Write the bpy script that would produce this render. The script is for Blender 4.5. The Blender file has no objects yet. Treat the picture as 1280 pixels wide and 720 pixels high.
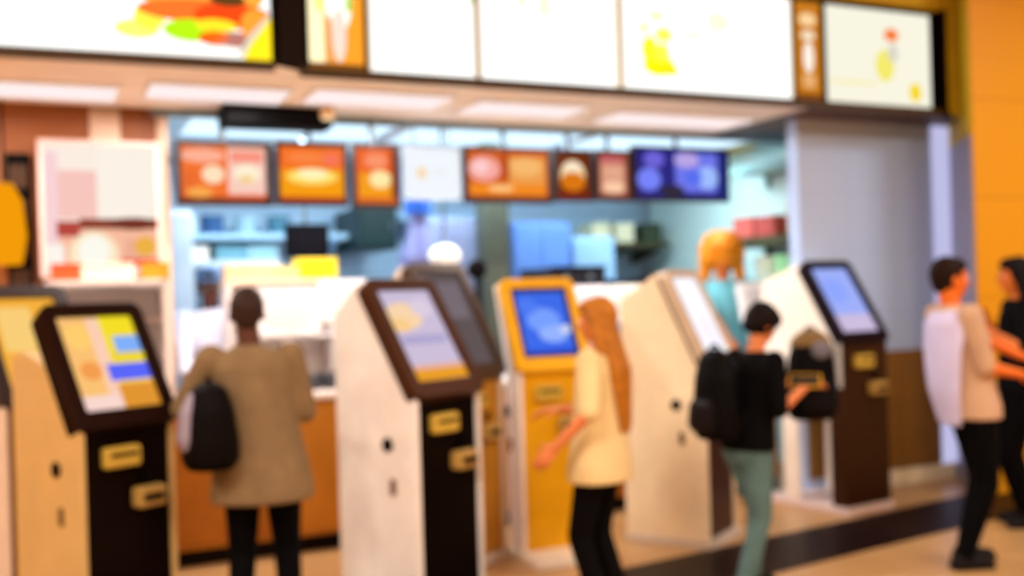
import bpy, bmesh, math, random
from mathutils import Vector, Matrix, Euler
random.seed(7)
S = bpy.context.scene
COL = S.collection
PI = math.pi
DOF = True

# ------------------------------------------------------------------ camera model
F = 1280.0; RHO = 0.03; HZ = 370.0; CAMZ = 1.55
cr, sr = math.cos(RHO), math.sin(RHO)

def ray(px, py):
    u = (px - 640) / F; v = (HZ - py) / F
    return (u * cr + v * sr, -u * sr + v * cr)
def at(px, py, d):
    u, v = ray(px, py); return Vector((u * d, d, CAMZ + v * d))
def at_z(px, py, z):
    u, v = ray(px, py); d = (z - CAMZ) / v
    return Vector((u * d, d, z))
# counter frame: s along the counter, t back from its front, z up
TH = math.radians(24.5)
A2 = Vector((math.cos(TH), math.sin(TH), 0)); B2 = Vector((-math.sin(TH), math.cos(TH), 0))
C0 = at_z(400, 690, 0)
def K(s, t, z=0.0):
    p = C0 + A2 * s + B2 * t; p.z = z; return p
def kp(px, py, t):
    u, v = ray(px, py); r = Vector((u, 1, 0))
    lam = (t + C0.dot(B2)) / r.dot(B2)
    P = r * lam
    return ((P - Vector((C0.x, C0.y, 0))).dot(A2), CAMZ + v * lam)
def ks(px, py, s):
    u, v = ray(px, py); r = Vector((u, 1, 0))
    lam = (s + C0.dot(A2)) / r.dot(A2)
    P = r * lam
    return ((P - Vector((C0.x, C0.y, 0))).dot(B2), CAMZ + v * lam)

# ------------------------------------------------------------------ materials
def lin(c):
    def f(x):
        x /= 255.0
        return x / 12.92 if x <= 0.04045 else ((x + 0.055) / 1.055) ** 2.4
    return (f(c[0]), f(c[1]), f(c[2]), 1)
_m = {}
def mat(c, rough=0.5, metal=0.0, var=0.06, scale=6.0, spec=0.25):
    if max(c) < 40: spec = .07      # matt black cloth and laminate
    key = (tuple(c), rough, metal, var, scale)
    if key in _m: return _m[key]
    m = bpy.data.materials.new('surface_%d_%d_%d' % tuple(c)); m.use_nodes = True
    nt = m.node_tree; b = nt.nodes['Principled BSDF']
    b.inputs['Roughness'].default_value = rough; b.inputs['Metallic'].default_value = metal
    b.inputs['Specular IOR Level'].default_value = spec
    n = nt.nodes.new('ShaderNodeTexNoise'); n.inputs['Scale'].default_value = scale; n.inputs['Detail'].default_value = 3
    tc = nt.nodes.new('ShaderNodeTexCoord'); nt.links.new(tc.outputs['Object'], n.inputs['Vector'])
    r = nt.nodes.new('ShaderNodeValToRGB'); L = lin(c)
    r.color_ramp.elements[0].position = 0.3; r.color_ramp.elements[1].position = 0.7
    r.color_ramp.elements[0].color = tuple(x * (1 - var) for x in L[:3]) + (1,)
    r.color_ramp.elements[1].color = tuple(min(1, x * (1 + var)) for x in L[:3]) + (1,)
    nt.links.new(n.outputs['Fac'], r.inputs['Fac']); nt.links.new(r.outputs['Color'], b.inputs['Base Color'])
    _m[key] = m; return m
_e = {}
def emi(c, k=1.0):
    key = (tuple(c), k)
    if key in _e: return _e[key]
    m = bpy.data.materials.new('lit_%d_%d_%d' % tuple(c)); m.use_nodes = True
    nt = m.node_tree; nt.nodes.clear()
    e = nt.nodes.new('ShaderNodeEmission'); o = nt.nodes.new('ShaderNodeOutputMaterial')
    e.inputs['Color'].default_value = lin(c); e.inputs['Strength'].default_value = k
    nt.links.new(e.outputs[0], o.inputs[0]); _e[key] = m; return m
def tiles(name, c1, c2, grout, w, h, rough, rot=0.0, off=0.0):
    m = bpy.data.materials.new(name); m.use_nodes = True
    nt = m.node_tree; b = nt.nodes['Principled BSDF']; b.inputs['Roughness'].default_value = rough
    tc = nt.nodes.new('ShaderNodeTexCoord'); mp = nt.nodes.new('ShaderNodeMapping')
    mp.inputs['Rotation'].default_value = rot if isinstance(rot, tuple) else (0, 0, rot)
    br = nt.nodes.new('ShaderNodeTexBrick'); br.offset = off
    br.inputs['Color1'].default_value = lin(c1); br.inputs['Color2'].default_value = lin(c2); br.inputs['Mortar'].default_value = lin(grout)
    br.inputs['Scale'].default_value = 1; br.inputs['Mortar Size'].default_value = 0.004
    br.inputs['Brick Width'].default_value = w; br.inputs['Row Height'].default_value = h
    nt.links.new(tc.outputs['Object'], mp.inputs[0]); nt.links.new(mp.outputs[0], br.inputs['Vector'])
    nt.links.new(br.outputs['Color'], b.inputs['Base Color']); return m
def steel(name, c, rough=0.35, metal=0.6):
    m = bpy.data.materials.new(name); m.use_nodes = True
    nt = m.node_tree; b = nt.nodes['Principled BSDF']; b.inputs['Metallic'].default_value = metal
    tc = nt.nodes.new('ShaderNodeTexCoord'); mp = nt.nodes.new('ShaderNodeMapping'); mp.inputs['Scale'].default_value = (40, 40, 1.5)
    n = nt.nodes.new('ShaderNodeTexNoise'); n.inputs['Scale'].default_value = 3
    nt.links.new(tc.outputs['Object'], mp.inputs[0]); nt.links.new(mp.outputs[0], n.inputs['Vector'])
    mr = nt.nodes.new('ShaderNodeMapRange'); mr.inputs['To Min'].default_value = rough - .07; mr.inputs['To Max'].default_value = rough + .07
    nt.links.new(n.outputs['Fac'], mr.inputs['Value']); nt.links.new(mr.outputs[0], b.inputs['Roughness'])
    b.inputs['Base Color'].default_value = lin(c); return m

# ------------------------------------------------------------------ mesh helpers
def nb(): return bmesh.new()
def obj(name, bm, m, parent=None, bev=0.0, smooth=False, loc=None, rotz=0.0):
    bmesh.ops.recalc_face_normals(bm, faces=bm.faces)
    me = bpy.data.meshes.new(name); bm.to_mesh(me); bm.free()
    for x in (m if isinstance(m, (list, tuple)) else [m]): me.materials.append(x)
    if smooth:
        for p in me.polygons: p.use_smooth = True
    o = bpy.data.objects.new(name, me); COL.objects.link(o)
    if parent: o.parent = parent
    if loc is not None: o.location = loc
    o.rotation_euler.z = rotz
    if bev:
        b = o.modifiers.new('bevel', 'BEVEL'); b.width = bev; b.segments = 2; b.limit_method = 'ANGLE'
    return o
def tag(o, label, cat, group=None):
    o['label'] = label; o['category'] = cat
    if group: o['group'] = group
    return o
def thing(name, label, cat, loc=(0, 0, 0), rotz=0.0, group=None):
    o = bpy.data.objects.new(name, None); COL.objects.link(o); o.empty_display_size = .1
    o.location = loc; o.rotation_euler = (0, 0, rotz)
    return tag(o, label, cat, group)
def struct(name, bm, m, loc=None, rotz=0.0, bev=0.0):
    o = obj(name, bm, m, None, bev, False, loc, rotz); o['kind'] = 'structure'; return o
def box(bm, x0, x1, y0, y1, z0, z1, M=None, mi=0):
    vs = [Vector(p) for p in ((x0,y0,z0),(x1,y0,z0),(x1,y1,z0),(x0,y1,z0),(x0,y0,z1),(x1,y0,z1),(x1,y1,z1),(x0,y1,z1))]
    vs = [bm.verts.new(M @ v if M else v) for v in vs]
    for f in ((3,2,1,0),(4,5,6,7),(0,1,5,4),(1,2,6,5),(2,3,7,6),(3,0,4,7)):
        bm.faces.new([vs[i] for i in f]).material_index = mi
    return bm
def prism(bm, pts, d0, d1, M=None, mi=0):
    """outline pts in local xy, extruded from d0 to d1 along local z, through M"""
    lo = [Vector((x, y, d0)) for x, y in pts]; hi = [Vector((x, y, d1)) for x, y in pts]
    if M: lo = [M @ v for v in lo]; hi = [M @ v for v in hi]
    lo = [bm.verts.new(v) for v in lo]; hi = [bm.verts.new(v) for v in hi]
    n = len(pts)
    bm.faces.new(lo[::-1]).material_index = mi; bm.faces.new(hi).material_index = mi
    for i in range(n):
        bm.faces.new((lo[i], lo[(i+1) % n], hi[(i+1) % n], hi[i])).material_index = mi
    return bm
def rrect(w, h, r, n=5, cx=0, cy=0):
    out = []
    for (sx, sy, a0) in ((1, 1, 0), (-1, 1, 90), (-1, -1, 180), (1, -1, 270)):
        for k in range(n + 1):
            a = math.radians(a0 + 90 * k / n)
            out.append((cx + sx * (w/2 - r) + r * math.cos(a), cy + sy * (h/2 - r) + r * math.sin(a)))
    return out
def ringprism(bm, outer, inner, d0, d1, M=None):
    n = len(outer)
    def V(p, d): v = Vector((p[0], p[1], d)); return bm.verts.new(M @ v if M else v)
    a = [V(p, d0) for p in outer]; b = [V(p, d1) for p in outer]; c = [V(p, d0) for p in inner]; d = [V(p, d1) for p in inner]
    for i in range(n):
        j = (i + 1) % n
        for q in ((a[i], a[j], b[j], b[i]), (c[j], c[i], d[i], d[j]), (b[i], b[j], d[j], d[i]), (a[j], a[i], c[i], c[j])):
            bm.faces.new(q)
    return bm
def rings(bm, R, caps=True):
    for a, b in zip(R[:-1], R[1:]):
        n = len(a)
        for i in range(n): bm.faces.new((a[i], a[(i+1) % n], b[(i+1) % n], b[i]))
    if caps:
        bm.faces.new(R[0][::-1]); bm.faces.new(R[-1])
def basis(d):
    d = d.normalized(); u = Vector((0, 0, 1)) if abs(d.z) < .95 else Vector((1, 0, 0))
    x = u.cross(d).normalized(); return x, d.cross(x)
def cap(bm, p0, p1, r0, r1, n=12, M=None):
    """tapered capsule"""
    p0 = Vector(p0); p1 = Vector(p1); d = p1 - p0
    if d.length < 1e-6: d = Vector((0, 0, 1e-4))
    x, y = basis(d); dn = d.normalized(); R = []
    def ring(c, r): return [bm.verts.new((M @ q) if M else q) for q in [c + (x * math.cos(2*PI*i/n) + y * math.sin(2*PI*i/n)) * r for i in range(n)]]
    for a in (80, 55, 25): R.append(ring(p0 - dn * r0 * math.sin(math.radians(a)), r0 * math.cos(math.radians(a))))
    R.append(ring(p0, r0)); R.append(ring(p1, r1))
    for a in (25, 55, 80): R.append(ring(p1 + dn * r1 * math.sin(math.radians(a)), r1 * math.cos(math.radians(a))))
    rings(bm, R); return bm
def cyl(bm, p0, p1, r0, r1=None, n=20, M=None):
    r1 = r0 if r1 is None else r1
    p0 = Vector(p0); p1 = Vector(p1); x, y = basis(p1 - p0)
    def ring(c, r): return [bm.verts.new((M @ q) if M else q) for q in [c + (x * math.cos(2*PI*i/n) + y * math.sin(2*PI*i/n)) * r for i in range(n)]]
    rings(bm, [ring(p0, r0), ring(p1, r1)]); return bm
def lathe(bm, prof, n=20, c=(0, 0, 0)):
    R = [[bm.verts.new((c[0] + r * math.cos(2*PI*i/n), c[1] + r * math.sin(2*PI*i/n), c[2] + z)) for i in range(n)] for r, z in prof]
    rings(bm, R); return bm
def ell(bm, c, r, M=None, n=14):
    mm = Matrix.Translation(Vector(c)) @ Matrix.Diagonal((*r, 1))
    bmesh.ops.create_uvsphere(bm, u_segments=n, v_segments=n // 2 + 2, radius=1, matrix=(M @ mm) if M else mm)
    return bm
def loft(bm, secs, n=20, M=None):
    """secs: (x, y, z, rx, ry)"""
    R = []
    for x, y, z, rx, ry in secs:
        vs = [Vector((x + rx * math.cos(2*PI*i/n), y + ry * math.sin(2*PI*i/n), z)) for i in range(n)]
        R.append([bm.verts.new(M @ v if M else v) for v in vs])
    rings(bm, R); return bm
def fuse(name, bm, m, parent, vox=.01, sm=3):
    """union everything in bm into one smooth continuous surface"""
    bmesh.ops.recalc_face_normals(bm, faces=bm.faces)
    me = bpy.data.meshes.new('raw'); bm.to_mesh(me); bm.free()
    t = bpy.data.objects.new('raw', me); COL.objects.link(t)
    r = t.modifiers.new('r', 'REMESH'); r.mode = 'VOXEL'; r.voxel_size = vox
    s = t.modifiers.new('s', 'SMOOTH'); s.iterations = sm; s.factor = .5
    dg = bpy.context.evaluated_depsgraph_get(); dg.update()
    me2 = bpy.data.meshes.new_from_object(t.evaluated_get(dg), depsgraph=dg)
    bpy.data.objects.remove(t); bpy.data.meshes.remove(me)
    me2.name = name; me2.materials.clear(); me2.materials.append(m)
    for p in me2.polygons: p.use_smooth = True
    o = bpy.data.objects.new(name, me2); COL.objects.link(o)
    if parent: o.parent = parent
    return o
def display(name, parent, w, h, bg, shapes, k=1.0, y=0.0, M=None):
    """lit picture in local xz (front is -y): bg and flat shapes, each layer 1 mm before the last"""
    bm = nb(); mats = []
    def mi(c):
        q = emi(c, k)
        if q not in mats: mats.append(q)
        return mats.index(q)
    def poly(pts, yy, c):
        vs = [Vector((x, yy, z)) for x, z in pts]
        bm.faces.new([bm.verts.new(M @ v if M else v) for v in vs]).material_index = mi(c)
    poly([(0, 0), (w, 0), (w, h), (0, h)], y, bg)
    for i, s in enumerate(shapes):
        yy = y - .001 * (i + 1); c = s[-1]
        if s[0] == 'r':
            u0, v0, u1, v1 = s[1:5]; poly([(u0*w, (1-v1)*h), (u1*w, (1-v1)*h), (u1*w, (1-v0)*h), (u0*w, (1-v0)*h)], yy, c)
        elif s[0] == 'e':
            cu, cv, ru, rv = s[1:5]
            pts = [(min(max((cu + ru*math.cos(2*PI*j/24)), 0), 1)*w, min(max(1 - cv + rv*math.sin(2*PI*j/24), 0), 1)*h) for j in range(24)]
            poly(pts, yy, c)
        else:
            poly([(u*w, (1-v)*h) for u, v in s[1]], yy, c)
    me = bpy.data.meshes.new(name); bm.to_mesh(me); bm.free()
    for q in mats: me.materials.append(q)
    o = bpy.data.objects.new(name, me); COL.objects.link(o); o.parent = parent
    return o
def rimbox(bm, w, h, dep, rim, lip=.012):
    """shallow box w x h, back at y=dep, its front rim standing lip proud of the picture plane y=0"""
    box(bm, -rim, w + rim, .004, dep, -rim, h + rim)
    box(bm, -rim, w + rim, -lip, .004, -rim, 0); box(bm, -rim, w + rim, -lip, .004, h, h + rim)
    box(bm, -rim, 0, -lip, .004, 0, h); box(bm, w, w + rim, -lip, .004, 0, h); return bm

# ------------------------------------------------------------------ camera, world
cd = bpy.data.cameras.new('camera'); cam = bpy.data.objects.new('camera', cd); COL.objects.link(cam); S.camera = cam
cd.sensor_width = 36; cd.lens = 36; cd.shift_y = (HZ - 360) / 1280
cam.matrix_world = Matrix(((cr, sr, 0, 0), (0, 0, -1, 0), (-sr, cr, 0, CAMZ), (0, 0, 0, 1)))
cd.clip_start = .05
if DOF:
    cd.dof.use_dof = True; cd.dof.focus_distance = 1.2; cd.dof.aperture_fstop = 2.4
w = bpy.data.worlds.new('world'); S.world = w; w.use_nodes = True
w.node_tree.nodes['Background'].inputs[0].default_value = lin((255, 232, 208)); w.node_tree.nodes['Background'].inputs[1].default_value = .25
S.view_settings.view_transform = 'Standard'; S.view_settings.look = 'None'; S.view_settings.gamma = 1
S.view_settings.use_curve_mapping = False; S.view_settings.exposure = 0.0
def area(name, loc, sx, sy, power, col, rot=(0, 0, 0)):
    l = bpy.data.lights.new(name, 'AREA'); l.shape = 'RECTANGLE'; l.size = sx; l.size_y = sy; l.energy = power; l.color = col
    o = bpy.data.objects.new(name, l); COL.objects.link(o); o.location = loc; o.rotation_euler = rot; return o

# palette
WHITE = mat((238, 228, 224), .4); CREAM = mat((226, 200, 160), .45)
DARK = mat((16, 6, 4), .5); DARKM = mat((12, 10, 14), .4); BLACK = mat((5, 4, 5), .6)
BROWN = mat((70, 38, 22), .4); STEEL = steel('brushed_steel', (185, 200, 212)); STEELD = steel('dull_steel', (120, 132, 140))

# ------------------------------------------------------------------ room shell
XL, XR, YB = -7.0, 7.5, -3.5
S0, S1 = -6.0, 3.42           # counter run
bm = nb(); vs = [bm.verts.new(p) for p in ((XL, YB, 0), (XR, YB, 0), (XR, 15, 0), (XL, 15, 0))]; bm.faces.new(vs)
struct('floor', bm, tiles('floor_tiles', (190, 146, 96), (182, 138, 88), (150, 108, 64), .6, .6, .32, -TH))
# dark tile band in front of the kiosks
g0 = at_z(983, 713, 0); g1 = at_z(1192, 662, 0); gd = (g1 - g0).normalized(); gn = Vector((-gd.y, gd.x, 0))
a, b = g0 - gd * 6.5, g1 + gd * 2.0
bm = nb(); pts = [(p.x, p.y) for p in (a, b, b + gn * .58, a + gn * .58)]
prism(bm, pts, 0, .006); struct('trim_1', bm, mat((24, 10, 9), .4))
bm = nb(); box(bm, XL, XR, YB - .1, YB, 0, 4.2); struct('wall_back', bm, mat((206, 176, 136), .7))
bm = nb(); box(bm, XL - .1, XL, YB, 15, 0, 4.2); struct('wall_left', bm, mat((190, 150, 104), .7))
bm = nb(); box(bm, XR, XR + .1, YB, 15, 0, 4.2); struct('wall_right', bm, mat((204, 156, 96), .7))
bm = nb(); box(bm, XL, XR, YB, 15, 4.2, 4.3); struct('ceiling', bm, mat((226, 210, 184), .7))

# ------------------------------------------------------------------ canopy: soffit, lightboxes, header
Q0 = at_z(380, 91, 2.8); Q1 = at_z(1170, 148, 2.8)
tc0 = (Q0 - C0).dot(B2); tc1 = (Q1 - C0).dot(B2); TC = (tc0 + tc1) / 2
P0 = at_z(-80, 66, 2.8); P1 = at_z(343, 89, 2.8)
sR = (Q1 - C0).dot(A2)
bl = K(-6, .5); br_ = K(kp(1012, 130, TC)[0], .5); brf = K(kp(1012, 130, TC)[0], TC)
rim = K(sR + .30, TC)
q0 = K((Q0 - C0).dot(A2), TC)
SOFF = mat((255, 236, 220), .6)
bm = nb(); prism(bm, [(p.x, p.y) for p in (P0, P1, q0, brf, br_, bl)], 2.8, 2.83)
struct('ceiling_2', bm, SOFF)
fe = kp(1012, 130, TC)[0]; OLD = mat((70, 50, 22), .5)
bm = nb(); box(bm, (q0 - K(0, TC)).dot(A2), sR + .02, -.03, -.002, 2.795, 2.848); struct('trim_9', bm, OLD, K(0, TC), TH)
dv0 = P1 - P0; bm = nb(); box(bm, 0, dv0.length, -.03, -.002, 2.795, 2.848); struct('trim_10', bm, OLD, Vector((P0.x, P0.y, 0)), math.atan2(dv0.y, dv0.x))
bm = nb(); rb = K(sR + .30, -.17); prism(bm, [(p.x, p.y) for p in (brf, rim, rb, br_)], 2.8, 2.83)
struct('ceiling_3', bm, mat((84, 54, 44), .5))
# soffit light strips (real lamps set in the soffit)
def soffit_lamp(x0, x1, y0, lab, n=.10, wd=.44):
    pa = at_z(x0, y0, 2.795)
    s0 = kp(x0, y0, (pa - C0).dot(B2))[0]; t0 = (pa - C0).dot(B2)
    pb = K(s0, t0); ln = (x1 - x0) / F * pa.y * 1.15
    t = thing('soffit_light', lab, 'ceiling light', pb + Vector((0, 0, 2.795)), TH, 'strip lights under the canopy')
    bm = nb(); box(bm, 0, ln, 0, wd, -.012, .003); obj('light_frame', bm, mat((240, 230, 225), .4), t, .002)
    bm = nb(); box(bm, .015, ln - .015, .015, wd - .015, -.016, -.011); obj('diffuser', bm, emi((255, 236, 234), 1.05), t)
soffit_lamp(-60, 112, 96, 'long pale strip light under the left end of the canopy')
soffit_lamp(186, 345, 101, 'pale strip light under the canopy above the hanging poster')
soffit_lamp(395, 560, 109, 'pale strip light under the canopy beside the black lightbox post')
soffit_lamp(600, 740, 124, 'pale strip light under the canopy over the middle of the counter')
soffit_lamp(775, 960, 138, 'pale strip light under the right half of the canopy')

def lightbox(px0, px1, ptop, label, bg, shapes, name='menu_lightbox', plane=None, k=1.35, group=None, frame=None, h=None):
    """lit box standing on the canopy edge"""
    if plane is None:
        s0 = kp(px0, 100, TC)[0]; s1 = kp(px1, 130, TC)[0]; o0 = K(s0, TC, 2.83); rz = TH; wd = s1 - s0
    else:
        o0 = plane[0].copy(); o0.z = 2.83; dv = plane[1] - plane[0]; rz = math.atan2(dv.y, dv.x); wd = dv.length
    t = thing(name, label, 'menu board', o0, rz, group)
    bm = nb(); rimbox(bm, wd - .03, h - .05, .16, .015, .008)
    c = obj('case', bm, frame or DARK, t, .003); c.location = (.015, 0, .02)
    d = display('lit_panel', t, wd - .03, h - .05, bg, shapes, k); d.location = (.015, .0, .02)
    return t, wd
HB = .74
YL = (255, 232, 90)
lightbox(0, 0, 0, 'wide white backlit board with a big burger picture at the canopy\'s left end', (255, 255, 250), [
    ('e', 0.660, 0.730, .40, .30, (255, 252, 244)), ('e', 0.680, 0.660, .36, .26, (255, 255, 255)),
    ('e', 0.570, 0.810, .07, .07, (240, 240, 110)), ('e', 0.610, 0.710, .05, .10, (245, 225, 70)), 
    ('e', 0.780, 0.500, .20, .22, (246, 160, 60)), ('e', 0.780, 0.650, .21, .09, (235, 110, 40)), ('e', 0.880, 0.670, .13, .10, (240, 70, 20)),
    ('e', 0.740, 0.800, .09, .085, (170, 228, 20)), ('e', 0.820, 0.750, .07, .05, (235, 215, 40)),
    ('e', 0.820, 0.850, .06, .055, (228, 96, 20)), ('e', 0.885, 0.850, .075, .06, (176, 112, 100)), ('e', 0.950, 0.730, .05, .13, (244, 150, 50)),
    ('e', 0.830, 0.840, .03, .03, (240, 100, 20)), ('e', 0.860, 0.550, .06, .05, (92, 60, 24)),
    ('p', [(.885, .97), (.93, .80), (.97, .70), (1, .62), (1, .66), (.97, .76), (.93, .88), (.91, .97)], (200, 195, 178)),
    ('p', [(.905, 1), (.93, .88), (.97, .76), (1, .66), (1, 1)], (252, 222, 30))],
    plane=(P0, P1), h=HB)
# black post between the boards
s0 = kp(345, 90, TC)[0]; s1 = kp(380, 90, TC)[0]
bm = nb(); pm = P1.copy(); box(bm, 0, s1 - s0 - .01, 0, .2, 0, HB + .25)
struct('trim_2', bm, mat((30, 17, 14), .5), K(s0 + .01, TC - .03, 2.83), TH)
G = 'backlit menu boards on the canopy'
lightbox(384, 460, 0, 'narrow orange board with a pale cup picture right of the black post', (238, 150, 40), [
    ('r', 0, 0, .28, 1, (255, 240, 190)), ('e', .55, .40, .26, .30, (255, 246, 235)), ('r', .3, .58, .42, .95, (215, 150, 90)),
    ('e', .55, .72, .13, .22, (240, 205, 190)), ('e', .74, .45, .06, .08, (150, 200, 70)), ('e', .2, .25, .08, .3, (245, 225, 90)),
    ('r', 0, .95, 1, 1, (120, 70, 20))], h=HB, group=G)
lightbox(461, 598, 0, 'white board with small yellow dots, right of the cup picture board', (255, 255, 250), [
    ('e', .35, .12, .06, .09, YL), ('e', .52, .10, .06, .11, YL), ('e', .80, .22, .05, .06, YL), ('r', .96, 0, 1, .36, (170, 200, 170))], h=HB, group=G, frame=mat((222, 222, 196), .5))
lightbox(599, 776, 0, 'plain white board with faint pale yellow drawings, between its dotted neighbour and the food board', (255, 255, 252), [
    ('e', .30, .24, .04, .10, (255, 252, 190)), ('e', .46, .30, .05, .12, (255, 252, 200)), ('r', .965, 0, .98, 1, (255, 246, 200))], h=HB, group=G, frame=mat((232, 230, 206), .5))
lightbox(777, 992, 0, 'white board with a bright yellow food picture at its left side', (255, 255, 250), [
    ('e', .20, .76, .09, .10, (252, 222, 10)), ('e', .15, .62, .045, .13, (255, 230, 40)), ('e', .22, .64, .04, .09, (255, 236, 70)), ('e', .26, .80, .05, .05, (250, 214, 20)), ('e', .23, .47, .05, .07, (255, 240, 90)), ('e', .12, .42, .03, .06, (255, 248, 170)), ('e', .19, .30, .04, .05, (255, 250, 170)),
    ('e', .55, .30, .07, .10, (255, 252, 200)), ('e', .40, .45, .05, .06, (255, 252, 210))], h=HB, group=G, frame=mat((232, 230, 206), .5))
lightbox(993, 1030, 0, 'very narrow orange brown board with stacked white drinks', (196, 120, 30), [
    ('e', .5, .18, .34, .07, (245, 205, 150)), ('e', .5, .34, .28, .05, (240, 220, 190)), ('e', .5, .56, .20, .16, (250, 240, 225)), ('e', .5, .80, .26, .08, (225, 170, 110)),
    ('r', 0, .93, 1, 1, (120, 66, 20))], h=HB, k=1.1, group=G)
lightbox(1031, 1166, 0, 'cream board with red and yellow drink pictures at the canopy\'s right end', (250, 246, 226), [
    ('e', .62, .25, .07, .07, (250, 130, 60)), ('e', .55, .58, .09, .17, (246, 236, 110)), ('e', .63, .44, .05, .10, (220, 215, 200)), ('e', .84, .84, .06, .10, (250, 220, 40)),
    ('r', .04, .76, .45, .80, (250, 240, 180))], h=HB, k=1.0, group=G)
# header above the lightboxes, up to the ceiling
OLIVE = mat((206, 172, 36), .7)
bm = nb(); box(bm, kp(345, 90, TC)[0] - .1, sR, .0, .25, 2.83 + HB + .02, 4.2); struct('wall_front', bm, OLIVE, K(0, TC), TH)
dv = P1 - P0; bm = nb(); box(bm, -3, dv.length + .1, .0, .25, 2.83 + HB + .02, 4.2); struct('wall_front_2', bm, OLIVE, Vector((P0.x, P0.y, 0)), math.atan2(dv.y, dv.x))
bm = nb(); box(bm, sR - .03, sR + .0, -.03, .2, 2.8, 2.83 + HB + .02); struct('trim_3', bm, DARK, K(0, TC), TH)

# ------------------------------------------------------------------ right side: steel wall, trims, column
W0 = kp(1010, 629, -.28)[0]; W1 = kp(1192, 590, -.28)[0]
bm = nb(); box(bm, W0, W1 + .25, 0, .12, 0, 2.8)
struct('wall_right_2', bm, tiles('steel_blue_panels', (190, 212, 250), (188, 210, 249), (180, 202, 240), .45, .45, .3, (PI/2, 0, 0)), K(0, -.28), TH)
bm = nb(); box(bm, W0 + .35, W1, -.03, 0, 0.0, .12); struct('baseboard_right', bm, mat((255, 238, 206), .4), K(0, -.28), TH, .004)
bm = nb(); box(bm, W0 + .02, W1 + .2, -.018, -.001, .125, 1.04); struct('trim_13', bm, mat((140, 98, 40), .35), K(0, -.28), TH, .004)  # olive-brown sheet painted as the floor's warm reflection in the steel wall
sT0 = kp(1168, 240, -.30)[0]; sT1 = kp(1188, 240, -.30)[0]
bm = nb(); box(bm, sT0, sT1, -.02, 0, .12, 2.8); struct('trim_4', bm, emi((206, 204, 246), .85), K(0, -.28), TH, .004)  # glow added to this trim to throw cool light on the steel wall
TCOL = TC - .30
sc0, _ = kp(1216, 200, TCOL)
KB = kp(1197, 500, -.28)[0] - sc0; tB = -.28 - TCOL
bm = nb(); prism(bm, [(0, 0), (3.4, 0), (3.4, tB + .5), (KB, tB + .5), (KB, tB)], 0, 4.2)
struct('wall_right_3', bm, tiles('orange_panels', (232, 160, 14), (228, 156, 12), (182, 116, 10), 1.6, .72, .5, (PI/2, 0, 0)), K(sc0, TCOL), TH)
for nm, za, zb, mm in (('trim_11', 2.62, 4.19, mat((206, 176, 36), .6)), ('trim_12', 0, 2.615, mat((150, 146, 168), .45))):
    bm = nb(); prism(bm, [(-.002, .004), (KB - .002, tB - .003), (KB - .02, tB - .003), (-.02, .0)], za, zb); struct(nm, bm, mm, K(sc0, TCOL), TH)
bm = nb(); box(bm, sR + .01, sc0 + .9 * KB * (TC - TCOL) / tB + .02, -.02, .1, 2.8, 4.19); struct('wall_front_3', bm, mat((206, 176, 36), .6), K(0, TC), TH)

# ------------------------------------------------------------------ kitchen shell
TB = 3.2; KW = W0 + .8
KS0 = kp(212, 300, .62)[0]
bm = nb(); box(bm, KS0 - .3, KW + .2, 0, .1, 0, 2.85)
struct('wall_kitchen_back', bm, tiles('kitchen_wall', (184, 214, 234), (176, 208, 230), (150, 184, 208), .3, .15, .35, (PI/2, 0, 0), .5), K(0, TB), TH)
bm = nb(); box(bm, KW, KW + .1, 0, TB, 0, 2.85)
struct('wall_kitchen_right', bm, tiles('teal_wall', (204, 228, 220), (200, 226, 218), (180, 208, 202), .2, .2, .35, (0, PI/2, 0)), K(0, -.16), TH)
bm = nb(); box(bm, KS0 - .1, KW + .1, -.16, TB, 2.85, 2.9); struct('ceiling_kitchen', bm, mat((214, 232, 242), .6), K(0, 0), TH)
bm = nb(); box(bm, KS0 - .1, KW, .51, .57, 2.76, 2.85); struct('trim_5', bm, mat((120, 140, 150), .5), K(0, 0), TH)
# brown partition on the left
bm = nb(); box(bm, -6, KS0, 0, .12, 0, 2.85); struct('wall_kitchen_left', bm, tiles('brown_panels', (160, 90, 36), (146, 78, 30), (100, 52, 22), .9, 3, .5, (PI/2, 0, 0)), K(0, .62), TH)
bm = nb(); box(bm, 0, .12, .1, TB - .62, 0, 2.85); struct('wall_kitchen_left_2', bm, mat((120, 150, 170), .5), K(KS0 - .12, .62), TH)
for i, (x0, x1) in enumerate(((112, 150), (196, 210))):
    s0 = kp(x0, 160, .6)[0]; s1 = kp(x1, 160, .6)[0]
    bm = nb(); box(bm, s0, s1, -.03, 0, 0, 2.8); struct('trim_%d' % (6 + i), bm, mat((238, 206, 180), .4), K(0, .62), TH, .004)

# ------------------------------------------------------------------ counter
def rect(px0, py0, px1, py1, t):
    s0, z1 = kp(px0, py0, t); s1, z0 = kp(px1, py1, t)
    _, z1b = kp(px1, py0, t); _, z0b = kp(px0, py1, t)
    return s0, s1, (z0 + z0b) / 2, (z1 + z1b) / 2
SC1 = W0 - .02
OR = mat((178, 112, 28), .45, 0, .12, 3)
t = thing('service_counter', 'long orange wooden service counter with a pale worktop behind the kiosks', 'counter', K(-5.6, 0), TH)
L = SC1 + 5.6
bm = nb(); box(bm, 0, L, .03, .62, .1, .95); obj('cabinet_body', bm, OR, t)
bm = nb(); box(bm, 0, L, .06, .62, 0, .1); obj('kick_board', bm, DARK, t)
bm = nb(); box(bm, -.02, L, -.05, .66, .95, .99); obj('worktop', bm, mat((232, 216, 206), .3), t, .008)
n = int(L / .75)
for i in range(n):
    bm = nb(); box(bm, i * L / n + .01, (i + 1) * L / n - .01, .008, .03, .13, .93)
    obj('front_panel', bm, mat((190, 120, 28) if i % 2 else (164, 96, 20), .45, 0, .12, 3), t, .004)

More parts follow.
